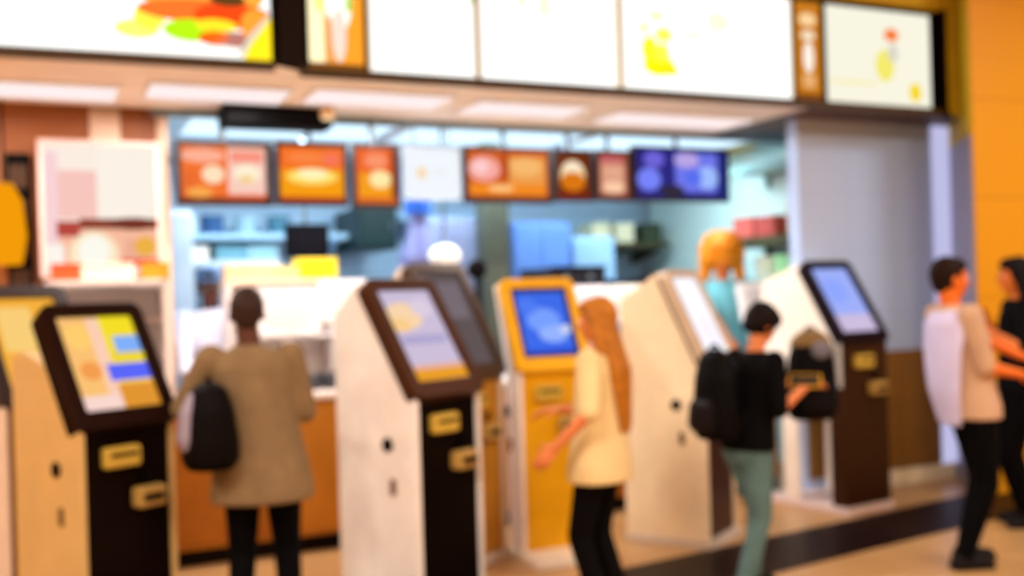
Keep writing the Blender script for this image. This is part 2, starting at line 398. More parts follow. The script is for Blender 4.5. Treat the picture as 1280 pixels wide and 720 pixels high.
# rear prep counter and shelf units in the kitchen
t = thing('prep_counter', 'steel prep counter along the kitchen back wall', 'counter', K(KS0 + .05, 2.45), TH)
L = W0 - KS0 - .6
bm = nb(); box(bm, 0, L, 0, .7, .85, .9); obj('worktop', bm, STEEL, t, .006)
bm = nb(); box(bm, .03, L - .03, .05, .7, .1, .85); obj('cabinet_body', bm, STEELD, t)
bm = nb(); box(bm, .03, L - .03, .1, .7, 0, .1); obj('kick_board', bm, DARK, t)
def shelf(px0, px1, py, t0, dep, label, m, cup=0, thick=.03):
    s0, z = kp(px0, py, t0); s1, _ = kp(px1, py, t0)
    th_ = thing('wall_shelf', label, 'shelf', K(s0, t0, z - thick), TH)
    bm = nb(); box(bm, 0, s1 - s0, 0, dep, 0, thick); obj('shelf_board', bm, m, th_, .004)
    for q in (0.05, .5, .95):
        bm = nb(); x = (s1 - s0) * q; prism(bm, [(dep, 0), (dep, -.16), (.04, 0)], x - .01, x + .01, Matrix(((0, 0, 1, 0), (1, 0, 0, 0), (0, 1, 0, 0), (0, 0, 0, 1)))); obj('bracket', bm, m, th_)
    return s0, s1, z
LB = mat((176, 214, 240), .35)
s0, s1, zs = shelf(216, 436, 292, 2.6, .58, 'pale blue upper kitchen shelf left of the dark wall cabinet', LB, thick=.05)
s0b, s1b, zsb = shelf(216, 352, 326, 2.5, .68, 'lower pale kitchen shelf above the blue cap of the worker', mat((206, 214, 214), .35), thick=.05)
s0c, s1c, zsc = shelf(500, 600, 268, 2.7, .48, 'pale blue kitchen shelf under the white hanging sign', LB, thick=.05)
s0d, s1d, zsd = shelf(745, 838, 303, 2.5, .68, 'dark edged shelf carrying cream cartons in the kitchen', mat((74, 70, 44), .5), thick=.05)
def carton(name, label, cat, s, t0, z, w_, d_, h_, c, group=None, lid=None):
    th_ = thing(name, label, cat, K(s, t0, z), TH, group)
    bm = nb(); box(bm, 0, w_, 0, d_, 0, h_ * .86); obj('body', bm, mat(c, .5), th_, .006)
    bm = nb(); box(bm, -.004, w_ + .004, -.004, d_ + .004, h_ * .86, h_); obj('lid', bm, mat(lid or c, .5), th_, .006)
    return th_
def tub(name, label, cat, s, t0, z, r, h_, c, lid, group=None):
    th_ = thing(name, label, cat, K(s, t0, z), TH, group)
    bm = nb(); lathe(bm, [(r * .86, 0), (r, h_ * .85), (r * .98, h_ * .86)]); obj('body', bm, mat(c, .5), th_, smooth=False)
    bm = nb(); lathe(bm, [(r * 1.05, h_ * .86), (r * 1.05, h_ * .97), (r * .9, h_)]); obj('lid', bm, mat(lid, .5), th_)
    return th_
for i, (q, c, lab) in enumerate(((.03, (214, 232, 244), 'pale tub, first from the left on the upper kitchen shelf'), (.17, (60, 100, 150), 'dark blue tub on the upper kitchen shelf'),
                   (.36, (170, 206, 220), 'light blue tub in the middle of the upper kitchen shelf'), (.55, (80, 130, 150), 'teal tub on the upper kitchen shelf'))):
    tub('storage_tub', lab, 'tub', s0 + (s1 - s0) * q + .1, 2.85, zs, .10, .17, c, c, 'tubs on the upper kitchen shelf')
for i, (q, c, lab) in enumerate(((.06, (250, 238, 226), 'cream box at the left end of the lower kitchen shelf'), (.42, (110, 160, 176), 'teal box in the middle of the lower kitchen shelf'),
                   (.72, (150, 190, 200), 'pale teal box at the right end of the lower kitchen shelf'))):
    carton('food_box', lab, 'box', s0b + (s1b - s0b) * q, 2.7, zsb, .26, .3, .13, c, 'boxes on the lower kitchen shelf')
for q, c, lab in ((.04, (236, 232, 190), 'cream carton at the left of the dark edged shelf'), (.36, (244, 238, 200), 'pale yellow carton in the middle of the dark edged shelf'), (.74, (62, 74, 52), 'dark green carton at the right of the dark edged shelf')):
    carton('food_carton', lab, 'box', s0d + (s1d - s0d) * q, 2.62, zsd, .20, .3, .20, c, 'cartons on the dark edged shelf')
def cabinet(name, label, px0, py0, px1, z0, t0, dep, c, doors=1, m=None, cat='cabinet'):
    s0, z1 = kp(px0, py0, t0); s1, _ = kp(px1, py0, t0)
    th_ = thing(name, label, cat, K(s0, t0, z0), TH); W = s1 - s0; H = z1 - z0; mm = m or mat(c, .4)
    bm = nb(); box(bm, 0, W, .02, dep, 0, H); obj('body', bm, mm, th_, .004)
    for i in range(doors):
        bm = nb(); box(bm, W * i / doors + .006, W * (i + 1) / doors - .006, 0, .018, .03, H - .03); dd = obj('door', bm, mm, th_, .004)
        bm = nb(); xx = W * (i + 1) / doors - .06; box(bm, xx, xx + .015, -.03, 0, H * .45, H * .62); obj('handle', bm, STEELD, dd, .003)
    return th_
cabinet('wall_cabinet', 'dark wall cabinet below the narrow orange screen', 448, 258, 496, kp(448, 312, 2.3)[1], 2.3, .8, (22, 44, 44))
cabinet('refrigerator', 'tall blue fronted refrigerator right of the dark pillar', 642, 278, 712, 0, 1.75, .6, (100, 142, 214), 2)
cabinet('holding_cabinet', 'grey holding cabinet left of the dark pillar', 535, 272, 600, 0, 1.75, .6, (124, 132, 160), 2)
cabinet('holding_cabinet', 'pale blue glossy cabinet right of the blue refrigerator', 716, 296, 768, 0, 2.0, .4, (150, 190, 224), 1)
s0, z1 = kp(606, 262, 1.5); s1, _ = kp(636, 262, 1.5)
bm = nb(); box(bm, s0, s1, 0, .2, 0, 2.85); struct('trim_8', bm, mat((74, 78, 66), .5), K(0, 1.5), TH)

# black kitchen display hung from the ceiling
def hung_screen(label, px0, py0, px1, py1, t0, c):
    s0, s1, z0, z1 = rect(px0, py0, px1, py1, t0)
    th_ = thing('kitchen_monitor', label, 'monitor', K((s0 + s1) / 2, t0, z0), TH); W = s1 - s0; H = z1 - z0
    bm = nb(); prism(bm, rrect(W, H, .015, 4, 0, H / 2), -.06, 0, Matrix(((1,0,0,0),(0,0,-1,0),(0,1,0,0),(0,0,0,1)))); obj('casing', bm, DARKM, th_, .003)
    bm = nb(); box(bm, -W/2 + .02, W/2 - .02, -.004, -.001, .02, H - .02); obj('screen', bm, mat(c, .15), th_)
    bm = nb(); cyl(bm, (0, .09, H * .5), (0, .09, 2.85 - z0), .016); box(bm, -.05, .05, .055, .1, H * .4, H * .6); obj('mounting_pole', bm, STEELD, th_)
hung_screen('black kitchen monitor hanging over the yellow tray', 357, 280, 412, 322, 1.4, (30, 28, 34))
# dark unit under the soffit
s0, s1, z0, z1 = rect(275, 138, 412, 161, .30)
t = thing('air_curtain', 'black air unit fixed under the canopy above the orange screens', 'air unit', K(s0, .2, 2.8), TH)
W = s1 - s0
bm = nb(); box(bm, 0, W, 0, .22, z0 - 2.8, 0); obj('housing', bm, BLACK, t, .02)
bm = nb(); 
for i in range(14): box(bm, .05 + i * (W - .1) / 14, .05 + i * (W - .1) / 14 + .03, -.006, .0, z0 - 2.8 + .03, -.03)
obj('grille', bm, DARKM, t)
s0, z = kp(405, 140, .1)
t = thing('spotlight', 'small tan spotlight under the canopy beside the black air unit', 'spotlight', K(s0 + .02, .08, 2.8), TH)
bm = nb(); lathe(bm, [(.045, -.09), (.05, -.05), (.03, -.01), (.03, 0)]); obj('lamp_housing', bm, mat((214, 170, 120), .4), t)
bm = nb(); lathe(bm, [(.04, -.096), (.04, -.088)]); obj('lens', bm, emi((255, 220, 170), 1.2), t)

# ------------------------------------------------------------------ digital menu screens
def menu_screen(px0, py0, px1, py1, t0, label, bg, shapes, k=1.0, name='menu_screen', group='digital menu screens over the counter', rim_=.03, casing=None):
    s0, s1, z0, z1 = rect(px0, py0, px1, py1, t0)
    th_ = thing(name, label, 'screen', K(s0, t0, z0), TH, group); W = s1 - s0; H = z1 - z0
    bm = nb(); rimbox(bm, W - 2 * rim_, H - 2 * rim_, .06, rim_, .006); c = obj('casing', bm, casing or mat((40, 24, 24), .35), th_); c.location = (rim_, 0, rim_)
    d = display('display', th_, W - 2 * rim_, H - 2 * rim_, bg, shapes, k); d.location = (rim_, 0, rim_)
    bm = nb(); cyl(bm, (W / 2, .09, H * .5), (W / 2, .09, 2.83 - z0 + (.02 if t0 > .5 else 0)), .02); box(bm, W/2 - .08, W/2 + .08, .06, .11, H * .35, H * .65)
    obj('hanger', bm, STEELD, th_)
T1 = .40
menu_screen(219, 177, 342, 257, T1, 'orange and pink menu screen, leftmost over the counter', (246, 118, 50), [
    ('r', 0, .93, 1, 1, (150, 60, 20)), ('e', .24, .18, .26, .13, (255, 178, 150)), ('e', .36, .52, .13, .17, (255, 226, 190)), ('r', .02, .45, .16, .90, (236, 110, 50)), ('e', .2, .85, .15, .1, (250, 170, 80)),
    ('r', .53, .02, .97, .93, (250, 206, 190)), ('r', .56, .08, .94, .30, (250, 150, 130)), ('e', .75, .5, .16, .18, (255, 240, 212)), ('e', .74, .60, .09, .06, (244, 206, 120)), ('r', .97, 0, 1, 1, (60, 50, 40)), ('r', .5, .88, .97, .95, (240, 110, 70))])
menu_screen(343, 178, 436, 257, T1, 'orange menu screen with a glowing yellow burger band, second over the counter', (248, 116, 40), [
    ('r', 0, .42, 1, .92, (250, 160, 20)), ('e', .5, .55, .40, .15, (255, 226, 110)), ('e', .5, .5, .24, .10, (255, 246, 190)), ('e', .80, .22, .16, .12, (250, 120, 90)), ('e', .4, .2, .3, .1, (252, 136, 70)), ('r', 0, .92, 1, 1, (196, 70, 30))])
menu_screen(439, 180, 501, 260, T1, 'narrow orange and yellow menu screen left of the white hanging sign', (244, 108, 46), [
    ('r', .06, .45, .94, .88, (248, 160, 30)), ('e', .6, .56, .28, .16, (255, 236, 170)), ('e', .5, .22, .3, .14, (252, 150, 110)), ('r', .88, 0, 1, 1, (150, 60, 30)), ('r', 0, .90, 1, 1, (220, 110, 40))])
s0, s1, z0, z1 = rect(503, 183, 577, 250, T1 + .1)
t = thing('hanging_sign', 'white hanging sign with a tiny tan picture between the two rows of screens', 'sign', K(s0, T1 + .1, z0), TH)
W, H = s1 - s0, z1 - z0
bm = nb(); rimbox(bm, W - .03, H - .03, .03, .015, .004); c = obj('frame', bm, mat((150, 164, 180), .4), t); c.location = (.015, 0, .015)
d = display('lit_panel', t, W - .03, H - .03, (244, 248, 255), [('e', .30, .5, .10, .13, (250, 222, 180)), ('r', .52, .4, .8, .44, (236, 236, 240)), ('r', .52, .5, .74, .54, (236, 236, 240))], 1.0); d.location = (.015, 0, .015)
bm = nb()
for q in (.2, .8): cyl(bm, (W * q, .015, H), (W * q, .015, 2.83 - z0), .006)
obj('hanger', bm, STEELD, t)
T2 = .75
menu_screen(579, 184, 690, 254, T2, 'orange and tan menu screen right of the white hanging sign', (216, 100, 40), [
    ('e', .20, .38, .2, .26, (250, 170, 160)), ('e', .16, .34, .1, .14, (255, 206, 206)), ('r', .50, .12, .97, .90, (240, 160, 80)), ('e', .72, .32, .20, .20, (248, 186, 110)), ('r', .02, .68, .97, .92, (246, 140, 36)), ('e', .4, .78, .16, .07, (255, 200, 130)), ('r', 0, .94, 1, 1, (140, 60, 20)), ('r', .42, .02, .5, .6, (180, 70, 30))])
menu_screen(691, 187, 742, 252, T2, 'dark brown menu screen with a round cream and orange sandwich', (110, 46, 14), [
    ('e', .48, .5, .38, .34, (250, 220, 170)), ('e', .48, .64, .38, .22, (220, 120, 20)), ('e', .48, .30, .28, .10, (255, 236, 206)), ('r', 0, .9, 1, 1, (130, 30, 20))])
menu_screen(743, 188, 790, 251, T2, 'dusky pink menu screen left of the blue screen', (160, 84, 66), [
    ('r', .08, .22, .88, .9, (222, 158, 130)), ('r', .1, .06, .8, .2, (206, 100, 110)), ('e', .5, .78, .36, .14, (255, 206, 170)), ('e', .5, .42, .3, .12, (230, 170, 140))])
menu_screen(791, 184, 912, 252, T2, 'violet blue menu screen with rounded corner, rightmost over the counter', (46, 42, 130), [
    ('e', .19, .20, .11, .18, (110, 100, 216)), ('e', .13, .62, .13, .24, (120, 132, 250)), ('r', .42, .05, .90, .88, (112, 120, 236)), ('e', .55, .2, .14, .16, (186, 166, 230)), ('e', .78, .56, .12, .24, (160, 190, 255)),
    ('e', .62, .56, .10, .16, (90, 112, 240)), ('e', .38, .86, .14, .14, (50, 44, 60)), ('p', [(.88, 0), (1, 0), (1, 1), (.86, 1), (.92, .5)], (36, 44, 120))])

# ------------------------------------------------------------------ hanging poster board at the left
s0, s1, z0, z1 = rect(46, 176, 205, 346, .45)
t = thing('poster_board', 'large pale pink and white menu poster board on the brown wall', 'poster', K(s0, .45, z0), TH)
W, H = s1 - s0, z1 - z0
bm = nb(); rimbox(bm, W - .06, H - .06, .165, .03, .01); c = obj('frame', bm, mat((226, 196, 186), .4), t, .004); c.location = (.03, 0, .03)
d = display('lit_panel', t, W - .06, H - .06, (255, 240, 228), [
    ('r', .07, .20, .46, .58, (250, 200, 190)), ('r', .0, .06, .12, 1, (252, 214, 216)), ('r', .46, .0, 1, .58, (255, 244, 232)),
    ('r', .12, .60, 1, .97, (252, 190, 160)), ('r', .10, .60, .30, .72, (186, 74, 66)), ('r', .30, .58, 1, .66, (140, 66, 44)), ('e', .78, .62, .24, .05, (120, 54, 40)),
    ('e', .42, .86, .22, .18, (255, 236, 200)), ('e', .42, .84, .14, .13, (255, 252, 240)), ('r', .0, .78, .16, .98, (255, 248, 238)),
    ('r', .70, .74, .90, .90, (240, 176, 150)), ('e', .88, .80, .10, .08, (240, 180, 70)), ('r', .66, .90, 1, .96, (236, 92, 62)), ('r', .28, .96, 1, 1, (214, 200, 210))], .98); d.location = (.03, 0, .03)

# things on the counter, left half
CT = .99
def on_counter(px, t0): return kp(px, 400, t0)[0]
# white stacked packaging rack + orange boxes left
s0, z1 = kp(55, 352, .3); s1, _ = kp(206, 362, .3)
t = thing('display_case', 'low white glass fronted pastry case on the counter under the poster board', 'display case', K(s0, .12, CT), TH)
W, H = s1 - s0, z1 - CT
bm = nb(); box(bm, 0, W, 0, .42, 0, .06); box(bm, 0, W, .38, .42, .06, H); box(bm, 0, .03, 0, .38, .06, H); box(bm, W - .03, W, 0, .38, .06, H); box(bm, 0, W, 0, .42, H - .05, H)
obj('cabinet_body', bm, mat((240, 224, 220), .35), t)
for i, c in enumerate(((246, 222, 200), (238, 190, 160))):
    bm = nb(); box(bm, .03, W - .03, .03, .38, .06 + (H - .1) * (i + 1) / 3, .075 + (H - .1) * (i + 1) / 3); obj('shelf', bm, mat(c, .4), t)
bm = nb(); box(bm, .03, W - .03, -.006, .0, .03, H - .03)
gm = bpy.data.materials.new('clear_glass'); gm.use_nodes = True; gb = gm.node_tree.nodes['Principled BSDF']; gb.inputs['Roughness'].default_value = .03; gb.inputs['Transmission Weight'].default_value = .95; gb.inputs['IOR'].default_value = 1.1
obj('glass_pane', bm, gm, t)
zz = CT + H
for px, w_, c, lab in ((64, .17, (226, 84, 40), 'small red box on the pastry case, left end'), (100, .3, (250, 226, 206), 'long cream box in the middle of the pastry case top'), (176, .16, (244, 146, 36), 'small orange box on the pastry case, right end')):
    carton('food_box', lab, 'box', kp(px, 360, .3)[0], .20, zz, w_, .16, .10, c, 'boxes on top of the pastry case')
cabinet('storage_cabinet', 'tall narrow pale blue cabinet behind the worker with the blue cap', 214, 262, 240, 0, 1.45, .5, (222, 234, 244), 1)
def register(px, t0, label, c=(232, 226, 226), hgt=.5, wd=.36, group='cash registers on the counter', tone=(60, 62, 70)):
    """back of a till: pedestal, tilted screen shell, customer side panel"""
    s = on_counter(px, t0)
    th_ = thing('cash_register', label, 'cash register', K(s, t0, CT), TH, group)
    bm = nb(); box(bm, -.17, .17, 0, .34, 0, .09); obj('cash_drawer', bm, mat(tone, .4), th_, .008)
    bm = nb(); cyl(bm, (0, .16, .09), (0, .15, hgt - .12), .045, .035); obj('stand', bm, mat(c, .4), th_)
    M = Matrix.Translation((0, .12, hgt - .02)) @ Matrix.Rotation(math.radians(-14), 4, 'X') @ Matrix(((1,0,0,0),(0,0,-1,0),(0,1,0,0),(0,0,0,1)))
    bm = nb(); prism(bm, rrect(wd, wd * .78, .03), -.03, .02, M); obj('screen_shell', bm, mat(c, .35), th_, .004)
    bm = nb(); prism(bm, rrect(wd - .1, wd * .78 - .1, .02), .02, .024, M); obj('rear_plate', bm, mat(tuple(max(0, x - 26) for x in c), .35), th_)
    bm = nb(); prism(bm, rrect(wd - .03, wd * .78 - .03, .02), -.034, -.03, M); obj('screen', bm, mat((30, 36, 50), .1), th_)
register(366, .15, 'white cash register seen from behind, right of the person in the brown coat', wd=.40, hgt=.52)
register(440, .15, 'white cash register seen from behind, half hidden by the second kiosk', hgt=.58, wd=.36)
register(745, .15, 'white cash register with a dark top, left of the long haired girl', c=(226, 226, 236), hgt=.5)
register(800, .15, 'pale cash register right of the long haired girl', c=(226, 230, 226), hgt=.5)
register(968, .0, 'white cash register between the two rightmost kiosks', hgt=.46, wd=.44)
# tray rack with yellow trays above: white cabinet on counter
s0, z1 = kp(284, 352, .50); s1, z2 = kp(418, 346, .50); zt = (z1 + z2) / 2
t = thing('food_pass', 'white food pass shelf standing on the counter behind the registers', 'shelf', K(s0, .50, CT), TH)
W = s1 - s0; H = zt - CT
bm = nb(); box(bm, 0, W, 0, .3, H - .03, H); obj('top_shelf', bm, mat((250, 224, 196), .4), t, .004)
bm = nb(); box(bm, 0, W, 0, .3, H * .45, H * .45 + .02); obj('middle_shelf', bm, mat((240, 232, 232), .4), t, .004)
bm = nb(); box(bm, .02, W - .02, .26, .28, 0, H - .03); obj('back_panel', bm, mat((240, 228, 224), .4), t)
for q in (0, 1):
    bm = nb(); x = q * (W - .025); box(bm, x, x + .025, 0, .3, 0, H - .03); obj('side_panel', bm, WHITE, t)
for q, w_, h_, c, lab in ((.01, .34, .10, (250, 206, 150), 'peach serving tray box on the food pass, behind the man\'s head'), (.40, .2, .08, (252, 226, 140), 'pale yellow box in the middle of the food pass'), (.68, .26, .14, (250, 218, 20), 'bright yellow box on the food pass below the black monitor')):
    carton('tray_box', lab, 'box', s0 + W * q, .55, CT + H, w_, .2, h_, c, 'coloured boxes on the food pass')
for q, c, lab in ((.45, (120, 132, 180), 'small blue cup on the middle shelf of the food pass'), (.78, (96, 82, 96), 'small dark cup on the middle shelf of the food pass')):
    tub('paper_cup', lab, 'cup', s0 + W * q, .62, CT + H * .45 + .02, .04, .12, c, c)
# black pole device and white globe lamp
s = on_counter(598, .25); zt = kp(596, 342, .25)[1]
t = thing('pole_display', 'black round headed pole display on the counter right of the second kiosk', 'display pole', K(s, .25, CT), TH)
bm = nb(); lathe(bm, [(.08, 0), (.08, .015), (.02, .02)]); obj('base', bm, BLACK, t)
bm = nb(); cyl(bm, (0, 0, .015), (0, 0, zt - CT), .018); obj('pole', bm, BLACK, t)
bm = nb(); ell(bm, (0, 0, zt - CT + .03), (.075, .04, .07)); obj('head', bm, BLACK, t, smooth=True)
s, z = kp(556, 320, .8)
t = thing('globe_lamp', 'white globe heat lamp hanging behind the second kiosk', 'lamp', K(s, .8, z), TH)
bm = nb(); ell(bm, (0, 0, 0), (.12, .12, .085)); obj('shade', bm, mat((250, 244, 236), .3), t, smooth=True)
bm = nb(); cyl(bm, (0, 0, .08), (0, 0, 2.85 - z), .012); obj('stem', bm, STEELD, t)
bm = nb(); lathe(bm, [(.05, -.095), (.06, -.07)]); obj('bulb', bm, emi((255, 240, 220), 2.0), t)
s, z = kp(522, 268, 1.5)
t = thing('exhaust_duct', 'dark blue capped duct pipe behind the second kiosk', 'duct', K(s, 1.5, 0), TH)
bm = nb(); lathe(bm, [(.16, .0), (.16, z - .35), (.07, z - .1), (.07, z)], c=(0, 0, 0)); obj('pipe', bm, mat((110, 108, 150), .4), t)
bm = nb(); lathe(bm, [(.1, z), (.1, z + .12), (.04, z + .16)]); obj('cap', bm, mat((40, 84, 170), .4), t)
# dark fryers
def fryer(px0, py0, px1, t0, label, c=(34, 36, 44), hh=.22):
    s0, z1 = kp(px0, py0, t0); s1, _ = kp(px1, py0, t0); W = s1 - s0
    th_ = thing('fryer', label, 'fryer', K(s0, t0, 0), TH)
    bm = nb(); box(bm, 0, W, 0, .6, .0, z1 - hh); obj('body', bm, STEEL, th_, .01)
    bm = nb(); box(bm, .01, W - .01, .04, .6, z1 - hh, z1 - .05); obj('control_head', bm, mat(c, .35), th_, .02)
    bm = nb(); cyl(bm, (.04, .0, z1 - .06), (W - .04, .0, z1 - .06), .014); box(bm, .04, .06, 0, .06, z1 - .075, z1 - .045); box(bm, W - .06, W - .04, 0, .06, z1 - .075, z1 - .045); obj('handle', bm, BLACK, th_)
    for q in (.3, .7):
        bm = nb(); cyl(bm, (W * q, .04, z1 - hh * .6), (W * q, .015, z1 - hh * .6), .022); obj('knob', bm, STEELD, th_)
fryer(686, 326, 762, 1.1, 'dark topped fryer behind the blue kiosk screen')
fryer(786, 340, 815, 1.1, 'narrow dark topped fryer behind the white kiosk')

# right kitchen wall shelves (on the plane s = W0)
SD = .34
def side_shelf(px0, px1, py, label, m, th=.04):
    ta, z = ks(px0, py, KW - SD); tb, _ = ks(px1, py, KW - SD)
    t_lo, t_hi = min(ta, tb), max(ta, tb); t_lo = max(t_lo, .05); t_hi = min(t_hi, TB - .12)
    th_ = thing('wall_shelf', label, 'shelf', K(KW - SD - .002, t_lo, z - th), TH)
    bm = nb(); box(bm, 0, SD, 0, t_hi - t_lo, 0, th); obj('shelf_board', bm, m, th_, .004)
    for q in (.1, .9):
        bm = nb(); y = (t_hi - t_lo) * q; box(bm, SD - .05, SD, y - .012, y + .012, -.12, 0); obj('bracket', bm, m, th_)
    return t_lo, t_hi, z
def side_item(px0, px1, hpx, z, kind, c, lab, cat, grp):
    t0_, _ = ks(px1, 280, KW - SD + .02); t1_, _ = ks(px0, 280, KW - SD + .02); t0_ = max(t0_, .06)
    th_ = thing(kind, lab, cat, K(KW - SD + .02, t0_, z), TH, grp); d_ = t1_ - t0_
    if kind == 'storage_tub':
        r = min(SD - .04, d_) / 2
        bm = nb(); lathe(bm, [(r * .86, 0), (r, hpx * .85)], c=(SD / 2 - .01, d_ / 2, 0)); obj('body', bm, mat(c, .5), th_)
        bm = nb(); lathe(bm, [(r * 1.04, hpx * .85), (r * 1.04, hpx * .97), (r * .9, hpx)], c=(SD / 2 - .01, d_ / 2, 0)); obj('lid', bm, mat(c, .5), th_)
    else:
        bm = nb(); box(bm, 0, SD - .03, 0, d_, 0, hpx * .86); obj('body', bm, mat(c, .5), th_, .005)
        bm = nb(); box(bm, -.004, SD - .026, -.004, d_ + .004, hpx * .86, hpx); obj('lid', bm, mat(c, .5), th_, .005)
ta, tb, z = side_shelf(915, 1004, 299, 'dark olive shelf on the teal kitchen wall carrying red boxes', mat((72, 74, 50), .5), .09)
for x0, x1, h_, c, lab in ((984, 1003, .24, (206, 176, 120), 'tan box nearest the steel wall on the olive shelf'), (944, 968, .17, (176, 78, 70), 'dusky red box in the middle of the olive shelf'), (916, 941, .18, (196, 96, 84), 'lighter red box at the far end of the olive shelf')):
    side_item(x0, x1, h_, z, 'food_box', c, lab, 'box', 'boxes on the olive kitchen shelf')
ta, tb, z = side_shelf(925, 1004, 350, 'pale lower shelf on the teal kitchen wall carrying green tubs', mat((190, 220, 220), .5), .04)
for x0, x1, h_, c, lab in ((978, 1000, .2, (90, 176, 140), 'dark green tub nearest the steel wall on the pale shelf'), (954, 976, .2, (150, 206, 150), 'light green tub in the middle of the pale shelf'), (930, 952, .2, (230, 240, 220), 'white tub at the far end of the pale shelf')):
    side_item(x0, x1, h_, z, 'storage_tub', c, lab, 'tub', 'tubs on the pale kitchen shelf')
ta, tb, z = side_shelf(915, 1004, 210, 'long grey teal high shelf near the ceiling on the teal kitchen wall', mat((140, 184, 180), .5), .07)
s, z = kp(905, 172, 1.6)
t = thing('ceiling_vent', 'pale yellow vent cover on the kitchen ceiling above the violet screen', 'vent', K(s - .35, 1.2, 2.85), TH)
bm = nb(); box(bm, 0, .7, 0, .6, -.02, 0); obj('frame', bm, mat((244, 226, 150), .5), t, .004)
bm = nb()
for i in range(9): box(bm, .05, .65, .05 + i * .06, .075 + i * .06, -.028, -.02)
obj('slats', bm, mat((230, 210, 130), .5), t)
# far left: orange lamp and dark coat rail
s, z = kp(6, 285, .5)
t = thing('pendant_lamp', 'glowing amber pendant lamp at the left edge in front of the brown wall', 'lamp', K(s, .47, z), TH)
bm = nb(); lathe(bm, [(.05, .26), (.10, .16), (.12, -.05), (.09, -.22)]); obj('lamp_shade', bm, emi((250, 160, 10), .95), t)
bm = nb(); cyl(bm, (0, 0, .25), (0, 0, 2.8 - z), .008); obj('cord', bm, BLACK, t)
s, z = kp(30, 240, .5); 
t = thing('wall_panel', 'black narrow wall panel left of the pink poster board', 'panel', K(s - .03, .55, 1.6), TH)
bm = nb(); box(bm, -.07, .07, 0, .07, 0, .9); obj('casing', bm, BLACK, t, .01)
for i in range(4):
    bm = nb(); box(bm, -.05, .05, -.006, 0, .06 + i * .21, .2 + i * .21); obj('module', bm, mat((70, 44, 26), .4), t)

# ceiling lamps in the kitchen (recessed troffers)
for i, (s, lab) in enumerate(((KS0 + .9, 'bright kitchen ceiling light above the first orange screens'), (KS0 + 2.5, 'bright kitchen ceiling light above the white hanging sign'), (KS0 + 4.1, 'bright kitchen ceiling light above the brown sandwich screen'))):
    t = thing('ceiling_light', lab, 'ceiling light', K(s - .72, .8, 2.85), TH, 'kitchen ceiling lights')
    bm = nb(); box(bm, 0, 1.5, 0, .9, -.02, 0); obj('frame', bm, WHITE, t, .003)
    bm = nb(); box(bm, .03, 1.47, .03, .87, -.026, -.019); obj('diffuser', bm, emi((200, 228, 246), 1.6), t)

